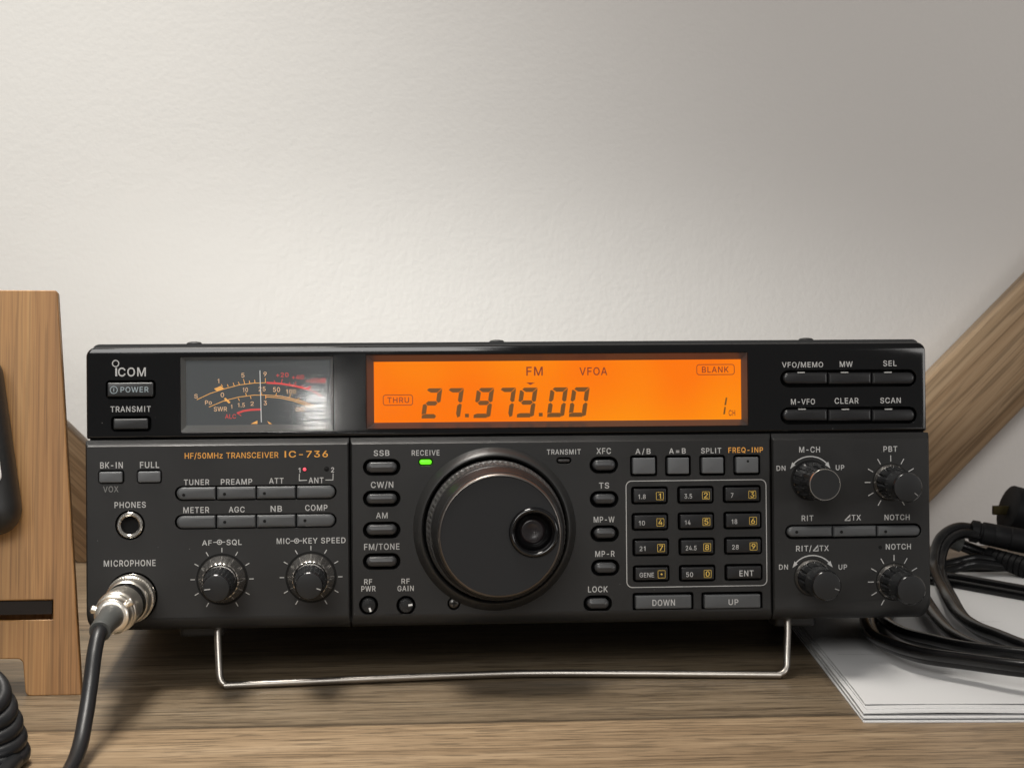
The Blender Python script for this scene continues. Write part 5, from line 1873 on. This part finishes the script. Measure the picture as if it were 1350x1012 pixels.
def to_local(x, y, z):
    """world mm -> radio frame (without H0)"""
    y += 23.0 * math.tan(math.radians(4.2))
    return (x, y * ct - z * st_, y * st_ + z * ct - H0)


bl = [(-115.8, 9.0, 24.5), (-115.6, 6.0, 18.0), (-115.0, 2.0, 8.5), (-114.6, 0.6, 4.6), (-113.6, -0.4, 2.5), (-111.6, -0.9, 1.65), (-109, -1.0, 1.6),
      (-65, 3.0, 1.9), (-20, 6.5, 2.2), (10, 7.5, 2.2), (50, 4.5, 1.9), (100, -.8, 1.6), (103.5, -1.0, 1.65), (106, -.6, 2.6), (107.2, .4, 4.8), (107.6, 1.8, 8.5), (108.8, 6.0, 18.0), (109.2, 9.0, 24.5)]
w_ = RB()
w_.tube(spline([to_local(*p) for p in bl], 6), 1.4, 16)
w_.build('wire_bail', M['bail'], radio)

set_words()
for mb, nm, mt, par in LETTER:
    mb.build(nm, mt, par, 0)

# ------------------------------------------------------------------ microphone plug and its cable
TL = math.radians(-4.2)


def from_local(x, y, z):
    z += H0
    return Vector((x, y * ct + z * st_ - 23.0 * math.tan(math.radians(4.2)), -y * st_ + z * ct))


mic = empty('microphone_cable', (-0.152, -0.128, 0.0))
tag(mic, 'dark grey microphone cable with metal screw plug in the radio', 'cable')


class WB(MB):
    pass


def child(mb, name, material, root, smooth=40):
    o = mb.build(name, material, root, smooth)
    o.matrix_parent_inverse = Matrix.Translation(root.location).inverted()
    return o


o0 = from_local(MIC_SOCKET[0][0], 0, MIC_SOCKET[0][1])
o1 = from_local(MIC_SOCKET[0][0] - 2.4, -72, MIC_SOCKET[0][1] - 3.4)
axm = (o1 - o0).normalized()
p = MB()
p.lathe([(1.6, 8.9), (2.6, 9.2), (6.2, 9.2), (6.6, 8.6), (13.0, 8.5), (14.4, 8.2), (14.9, 7.6), (14.0, 7.0)], o0, axm, 240,
        lambda i, th: 1.0 - 0.02 * (math.sin(60 * th) > 0) if i in (1, 2) else 1.0)
child(p, 'coupling_ring', M['nickel'], mic)
p = MB()
p.lathe([(13.5, 7.0), (17.5, 6.9), (21.0, 6.5), (24.0, 6.3)], o0, axm, 56)
child(p, 'plug_collar', M['plug'], mic)
p = MB()
p.lathe([(22.0, 6.6), (22.6, 7.5), (37.0, 7.7), (38.2, 7.2), (38.4, 6.9), (40.5, 6.9), (41.0, 7.2), (43.5, 7.2), (44.2, 6.6), (45.0, 6.3), (47.5, 6.1), (48.2, 5.4), (48.3, 4.4)], o0, axm, 64)
pb = child(p, 'plug_body', M['nickel'], mic)
side = Vector((0.8, 0, 0.6))
for a in (0.25, -0.55, 2.5):
    d_ = (axm.cross(Vector((0, 0, 1))).normalized() * math.cos(a) + Vector((0, 0, 1)) * math.sin(a))
    p = MB()
    p.lathe([(5.6, 1.5), (8.0, 1.5), (8.5, 1.1)], o0 + axm * 43.2, d_, 16)
    o = p.build('clamp_screw', M['nickel'], pb)
p = MB()
relief = [o0 + axm * 46.5, o0 + axm * 54, o0 + axm * 62 + Vector((0, 0, -.3)), o0 + axm * 70 + Vector((-.1, 0, -1.2)), o0 + axm * 72.5 + Vector((-.1, 0, -1.6))]
p.tube(spline(relief, 6), [4.5 - 1.0 * k / 24 if k < 20 else 3.9 - 0.06 * (k - 20) for k in range(25)], 32)
child(p, 'strain_relief', M['rubber'], mic)
cend = relief[-1]
p = MB()
path = [cend - axm * 4, cend + axm * 3 + Vector((0, 0, -.6)), (-151.0, -81.0, 30.5), (-151.3, -89.0, 22.0), (-151.6, -99.0, 13.5), (-151.9, -112.0, 6.0), (-152.4, -128, 2.7), (-153.4, -150, 2.7), (-156, -190, 2.7), (-162, -240, 2.7)]
p.tube(spline(path, 10), 2.65, 24)
child(p, 'cord', M['cord'], mic)

# ------------------------------------------------------------------ bamboo stand with a handset leaning on it
stand = empty('bamboo_stand', (-0.19, 0.02, 0))
tag(stand, 'bamboo board stand with a slot and notched foot left of the radio', 'stand')
LEAN = math.radians(10)
SY = -6.0


def on_stand(x, s, off=0.0):
    """x along the board, s up the board from its foot, off towards the viewer"""
    return (x, SY + s * math.sin(LEAN) - off * math.cos(LEAN), s * math.cos(LEAN) + off * math.sin(LEAN))


def board(mb, outline, holes, th, fn):
    loops = [[Vector((a, b_, 0)) for a, b_ in outline]] + [[Vector((a, b_, 0)) for a, b_ in h_][::-1] for h_ in holes]
    fl_ = [q for lp_ in loops for q in lp_]
    tr_ = []
    for t_ in tessellate_polygon(loops):
        a, b_, c_ = (fl_[i] for i in t_)
        tr_.append(t_ if (b_ - a).cross(c_ - a).z > 0 else t_[::-1])
    bv = 0.35

    def shrink(lp_, d_):
        return [Vector((a, b_, 0)) for a, b_ in grow([(q.x, q.y) for q in lp_], -d_)]
    f2 = [q for lp_ in loops for q in shrink(lp_, bv)]
    mb.add([fn(q.x, q.y, 0) for q in f2], tr_)
    mb.add([fn(q.x, q.y, -th) for q in fl_], [t_[::-1] for t_ in tr_])
    for lp_ in loops:
        s_ = shrink(lp_, bv)
        rr = [[fn(q.x, q.y, -th) for q in lp_], [fn(q.x, q.y, -bv) for q in lp_], [fn(q.x, q.y, 0) for q in s_]]
        mb.rings(rr, False, False)


def rounded(pts, rads, seg=5):
    out = []
    n = len(pts)
    for i in range(n):
        a, b_, c_ = Vector(pts[i - 1]), Vector(pts[i]), Vector(pts[(i + 1) % n])
        r = rads[i]
        if r <= 0:
            out.append((b_.x, b_.y))
            continue
        d1, d2 = (a - b_).normalized(), (c_ - b_).normalized()
        p1, p2 = b_ + d1 * r, b_ + d2 * r
        for k in range(seg + 1):
            t_ = k / seg
            q = p1 * (1 - t_) ** 2 + b_ * 2 * t_ * (1 - t_) + p2 * t_ ** 2
            out.append((q.x, q.y))
    return out


S = 1 / math.cos(LEAN)
out_b = rounded([(-187.6, 0.0), (-166.7, 0.0), (-177.2, 153.7 * S), (-256, 154.4 * S), (-266.5, 0.0), (-245.6, 0.0), (-244.4, 13.9 * S), (-188.9, 13.9 * S)],
                [2.2, .8, 1.3, 1.3, .8, 2.2, 2.5, 2.5])
slot = rounded([(-255, 28.3 * S), (-177.6, 28.3 * S), (-177.7, 35.7 * S), (-255.5, 35.7 * S)], [.3, .3, .3, .3])
bb = MB()
board(bb, out_b, [slot], 5.0, on_stand)
child(bb, 'backboard', M['bamboo'], stand, 20)
# unseen board added behind the slot to keep light out of it
br_ = MB()
board(br_, [(-262, 24 * S), (-181, 24 * S), (-182, 60 * S), (-262, 60 * S)], [], 4.0, lambda x, s_, o_: on_stand(x, s_, o_ - 19.0))
br_.rings([[on_stand(x, s_, o_) for x, s_ in ((-262, 42 * S), (-181.2, 42 * S), (-181.2, 45 * S), (-262, 45 * S))] for o_ in (-19.0, -5.0)])
child(br_, 'slot_shade_board', M['bamboo'], stand, 20)
cp = MB()  # added dark block standing for the shade inside the slot
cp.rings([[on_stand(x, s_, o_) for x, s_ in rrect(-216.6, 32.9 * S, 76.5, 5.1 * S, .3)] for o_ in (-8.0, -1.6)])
child(cp, 'slot_shade_block', M['dark_brown'], stand, 20)
# prop behind the board
pr = MB()
pr.add([(-219, 16, 90), (-214, 16, 90), (-214, 24, 90), (-219, 24, 90), (-219, 62, 0.1), (-214, 62, 0.1), (-214, 72, 0.1), (-219, 72, 0.1)],
       [(0, 1, 2, 3), (4, 7, 6, 5), (0, 4, 5, 1), (1, 5, 6, 2), (2, 6, 7, 3), (3, 7, 4, 0)])
child(pr, 'prop_leg', M['bamboo'], stand, 0)

hs = empty('handset', (-0.22, -0.01, 0.06))
tag(hs, 'black rounded handset with white panel leaning on the bamboo stand', 'handset')
CA = math.radians(8.5)


def on_handset(a, b_, off):
    x = -220.5 + a * math.cos(CA) - b_ * math.sin(CA)
    s = 93.0 + a * math.sin(CA) + b_ * math.cos(CA)
    return on_stand(x, s, off + 0.2)


hb_ = MB()
prof = []
for off, ins in ((0.0, 2.5), (1.0, 1.0), (4.0, 0.0), (11.0, 0.2), (15.0, 1.8), (17.5, 4.2), (18.2, 6.0)):
    prof.append([on_handset(a, b_, off) for a, b_ in rrect(0, 0, 56, 70, (9, 9, 10, 10), ins, 8)])
hb_.rings(prof)
hbo = child(hb_, 'body', M['handset'], hs, 40)
hb_ = MB()
hb_.rings([[on_handset(a, b_, off) for a, b_ in rrect(0.9, 4.5, 47 - i, 42 - i, 3)] for off, i in ((17.6, 0), (18.6, 0), (18.9, 0.8))])
child(hb_, 'white_panel', M['white_plastic'], hs, 30)

# coiled cord standing in front of the stand
cc = MB()
pts = []
turns, per = 5.17, 40
for k in range(int(turns * per) + 1):
    th = 2 * PI * k / per
    s = k / (turns * per)
    R_ = 11.2
    cx_, cz_ = -181.6 - 7.5 * s ** 1.6, -1.0 + 25.5 * s - 4
    cy_ = -111.0 + 5 * s
    tl_ = 0.10 + 0.30 * s
    x, y = R_ * math.cos(th + 0.5), R_ * math.sin(th + 0.5)
    pts.append((cx_ + x - tl_ * .0 * y, cy_ + y, max(2.7, cz_ + tl_ * y - .18 * s * x + 4.5)))
last = Vector(pts[-1])
tan = (Vector(pts[-1]) - Vector(pts[-2])).normalized()
tail = spline([last, last + tan * 7 + Vector((0, 0, .6)), (-207, -100, 29), (-238, -72, 40), (-240, -36, 50), (-229, -9, 60.5), (-227, -3, 66)], 8)
lead = spline([(-178, -230, 2.8), (-174, -160, 2.8), pts[0]], 8)
cc.tube(lead[:-1] + pts + tail[1:], 2.75, 18)
tag(cc.build('coiled_cord', M['cord'], None, 50), 'black coiled cord in front of the bamboo stand', 'cord')

# ------------------------------------------------------------------ paper on the right
XL0, XL1 = 119.2, 133.0   # left edge near and far
ST = Vector((13.6, 191.0)).normalized()
SN = Vector((ST.y, -ST.x))


def sheet(mb, ox, oy, rot, z, th, curl, lift=0.0, wdt=210.0, lng=297.0, bend=45.0):
    """one sheet from its near left corner; the near edge droops over `bend` mm by `curl`"""
    a = math.atan2(ST.y, ST.x) - PI / 2 + math.radians(rot)
    ex, ey = Vector((math.cos(a), math.sin(a))), Vector((-math.sin(a), math.cos(a)))
    nx, ny = 14, 30
    rows = []
    for jj in range(ny + 1):
        d_ = lng * (jj / ny) ** 1.8
        row = []
        for ii in range(nx + 1):
            q = wdt * ii / nx
            p_ = Vector((118.6 + ox, -76.6 + oy)) + ex * q + ey * d_
            dz = -curl * max(0.0, 1 - d_ / bend) ** 1.6 + lift * math.exp(-((q - 30) / 26) ** 2) * max(0.0, 1 - d_ / 30)
            row.append((p_.x, p_.y, max(0.05, z + dz)))
        rows.append(row)
    n_ = nx + 1
    top = [p_ for r in rows for p_ in r]
    bot = [(x, y, z_ - th) for x, y, z_ in top]
    N_ = len(top)
    f_ = []
    for jj in range(ny):
        for ii in range(nx):
            q = jj * n_ + ii
            f_.append((q, q + 1, q + 1 + n_, q + n_))
            f_.append((N_ + q, N_ + q + n_, N_ + q + 1 + n_, N_ + q + 1))
    for ii in range(nx):
        f_.append((ii, N_ + ii, N_ + ii + 1, ii + 1))
        q = ny * n_ + ii
        f_.append((q, q + 1, N_ + q + 1, N_ + q))
    for jj in range(ny):
        q = jj * n_
        f_.append((q, q + n_, N_ + q + n_, N_ + q))
        q += nx
        f_.append((q, N_ + q, N_ + q + n_, q + n_))
    mb.add(top + bot, f_)


stk = MB()
lay = [(0.0, 0.0, 0.0, 0.5, 0.0), (1.6, 3.2, 0.25, 1.15, 0.05), (0.3, 2.0, -0.3, 1.8, 0.25), (2.2, 6.4, 0.4, 2.5, 0.35), (1.0, 4.4, -0.1, 3.15, 0.6), (3.0, 8.6, 0.2, 3.75, 0.8)]
for ox, oy, rot, z, cu in lay:
    sheet(stk, ox, oy, rot, z, 0.42, cu, lift=0.5 if z > 2 else 0.0)
tag(stk.build('paper_stack', M['paper'], None, 30), 'stack of white paper under the cables and the top sheet', 'paper')
ts = MB()
sheet(ts, 3.8, 13.0, 0.1, 4.35, 0.16, 0.5, bend=24)
top_sheet = tag(ts.build('paper_sheet', M['paper'], None, 30), 'topmost white paper sheet lying on the stack below the cables', 'paper')
pln = MB()
for (x0, y0), (x1, y1) in (((133, 23.5), (165, 19.0)), ((136, 49), (152, 49)), ((168, 5), (188, 2)), ((205, 90), (222, 88))):
    a = Vector((x0, y0)); b_ = Vector((x1, y1))
    d_ = (b_ - a).normalized()
    nn = Vector((-d_.y, d_.x)) * .22
    pln.add([(*(a + nn), 4.38), (*(a - nn), 4.38), (*(b_ - nn), 4.38), (*(b_ + nn), 4.38)], [(0, 1, 2, 3)])
pln.build('printed_lines', M['paper_line'], top_sheet, 0)


# ------------------------------------------------------------------ power cables
def flat_cable(mb, pts, r):
    """two cores side by side in one jacket"""
    P = spline(pts, 10)
    for s in (-1, 1):
        q = []
        for i, p_ in enumerate(P):
            tg = (P[min(i + 1, len(P) - 1)] - P[max(i - 1, 0)]).normalized()
            nrm = tg.cross(Vector((0, 0, 1)))
            if nrm.length < 0.05:
                nrm = Vector((1, 0, 0))
            nrm = (nrm.normalized() * 0.75 + Vector((0, 0, 1)) * 0.65).normalized()
            q.append(p_ + nrm * r * 0.8 * s)
        mb.tube(q, r, 16)


FLOOR = 4.1
ca = empty('power_cable', (0.25, 0.2, 0.0))
tag(ca, 'thick black power cable looping up into a moulded plug right of the radio', 'cable')
p = MB()
CA_ = [tuple(q) for q in CABLE_A] + [(280, -60, 8.0), (380, -50, 6.8)]
flat_cable(p, CA_, 2.6)
child(p, 'cord', M['cable'], ca, 50)
ap = Vector(PLUGS[0]) + Vector((0, 0, 0))
bp_ = Vector(PLUGS[2])
axp = (bp_ - ap).normalized()
p = MB()
p.lathe([(-1.5, 4.6), (-1.0, 5.6), (2.5, 5.7), (3.4, 4.9), (4.0, 5.0), (4.6, 5.7), (10, 5.8), (10.4, 5.6), (10.8, 5.8), (18, 6.0), (18.4, 5.8), (18.8, 6.1), (40, 6.4), (42, 6.0)], ap, axp, 40)
child(p, 'plug_sleeve', M['plug'], ca, 30)
p = MB()
pe = Vector((288.5, 250, 30.5))
p.lathe([(-12, 10), (-11, 12.3), (6, 13.2), (10, 12.2), (12, 9.0)], pe, (0.95, 0.1, -0.30), 40)
child(p, 'plug_body', M['plug'], ca, 40)
p = MB()
p.rings([[(x, y + 248, z + 33.0) for y, z in rrect(0, 0, 3.0, 4.6, 0.3)] for x in (269.5, 279.0)])
child(p, 'plug_pin', M['brass'], ca, 30)

cb = empty('power_cable', (0.27, 0.2, 0.0))
tag(cb, 'black power cable ending in a ribbed strain relief, lowest plug of the bundle', 'cable')
q0, q1 = Vector((258.2, 218.0, 13.6)), Vector((283.0, 196.0, 6.5))
axq = (q1 - q0).normalized()
p = MB()
prof = [(-2, 3.4), (-1.5, 4.3)]
for k in range(8):
    t0 = k * 3.2
    r_ = 4.4 + 0.16 * k
    prof += [(t0, r_), (t0 + 2.2, r_ + .1), (t0 + 2.4, r_ - .55), (t0 + 3.0, r_ - .55)]
prof += [(27, 5.8), (40, 6.2)]
p.lathe(prof, q0, axq, 32)
child(p, 'strain_relief', M['plug'], cb, 30)
p = MB()
p.tube(spline([(243.0, 226.0, 19.5), (247.5, 225, 17.6), (253, 222, 15.5), (258.4, 218, 13.5)], 6), 3.0, 18)
child(p, 'cord', M['cable'], cb, 50)
p = MB()
p.lathe([(-2.0, 3.4), (-1.8, 3.9), (3.5, 3.9), (3.8, 3.4)], Vector((243.0, 226.0, 19.5)), Vector((4.5, -1, -1.9)), 24)
child(p, 'cable_end', M['rubber'], cb, 30)

# the loose cables: what shows is joined behind the radio's side and runs off to the right
c_pts = [(312, 212, 7.6), (285, 212, 7.8), (262, 212, 10.5), (250, 212, 12.0), (240, 213, 10.0), (222, 207, 8.0), (203, 212, 8.0), (187, 196, 8.0), (177, 155, 8.0)] + CABLE_C[1:]
d_pts = [(430, 40, 7.6), (350, 45, 7.6), (290, 84, 7.6), (270, 112, 7.6), (251, 142, 7.6), (237.5, 165, 7.6), (226, 183, 7.6), (208, 195, 7.6), (193, 180, 7.6), (183, 140, 7.8)] + CABLE_D[1:]
b_pts = [(420, 232, 4.0), (312, 228, 4.0), (285, 228, 4.0), (262, 228, 4.6), (240, 228, 5.0), (222, 225, 6.0), (211, 212, 8.5)] + CABLE_B
for pts, r_, lb in (
        (b_pts, 2.45, 'black cable dipping under the big loop right beside the lower corner of the radio'),
        (c_pts, 2.35, 'black cable with the lowest and foremost curve over the white paper'),
        (d_pts, 2.25, 'black cable curving just inside the foremost cable, its far end flat on the paper')):
    end = Vector(pts[-1])
    p = MB()
    flat_cable(p, list(pts) + [(end.x + 60, end.y - 10, 8.0), (end.x + 160, end.y + 10, 6.8)], r_)
    tag(p.build('loose_cable', M['cable'], None, 50), lb, 'cable', 'black cables on the paper')
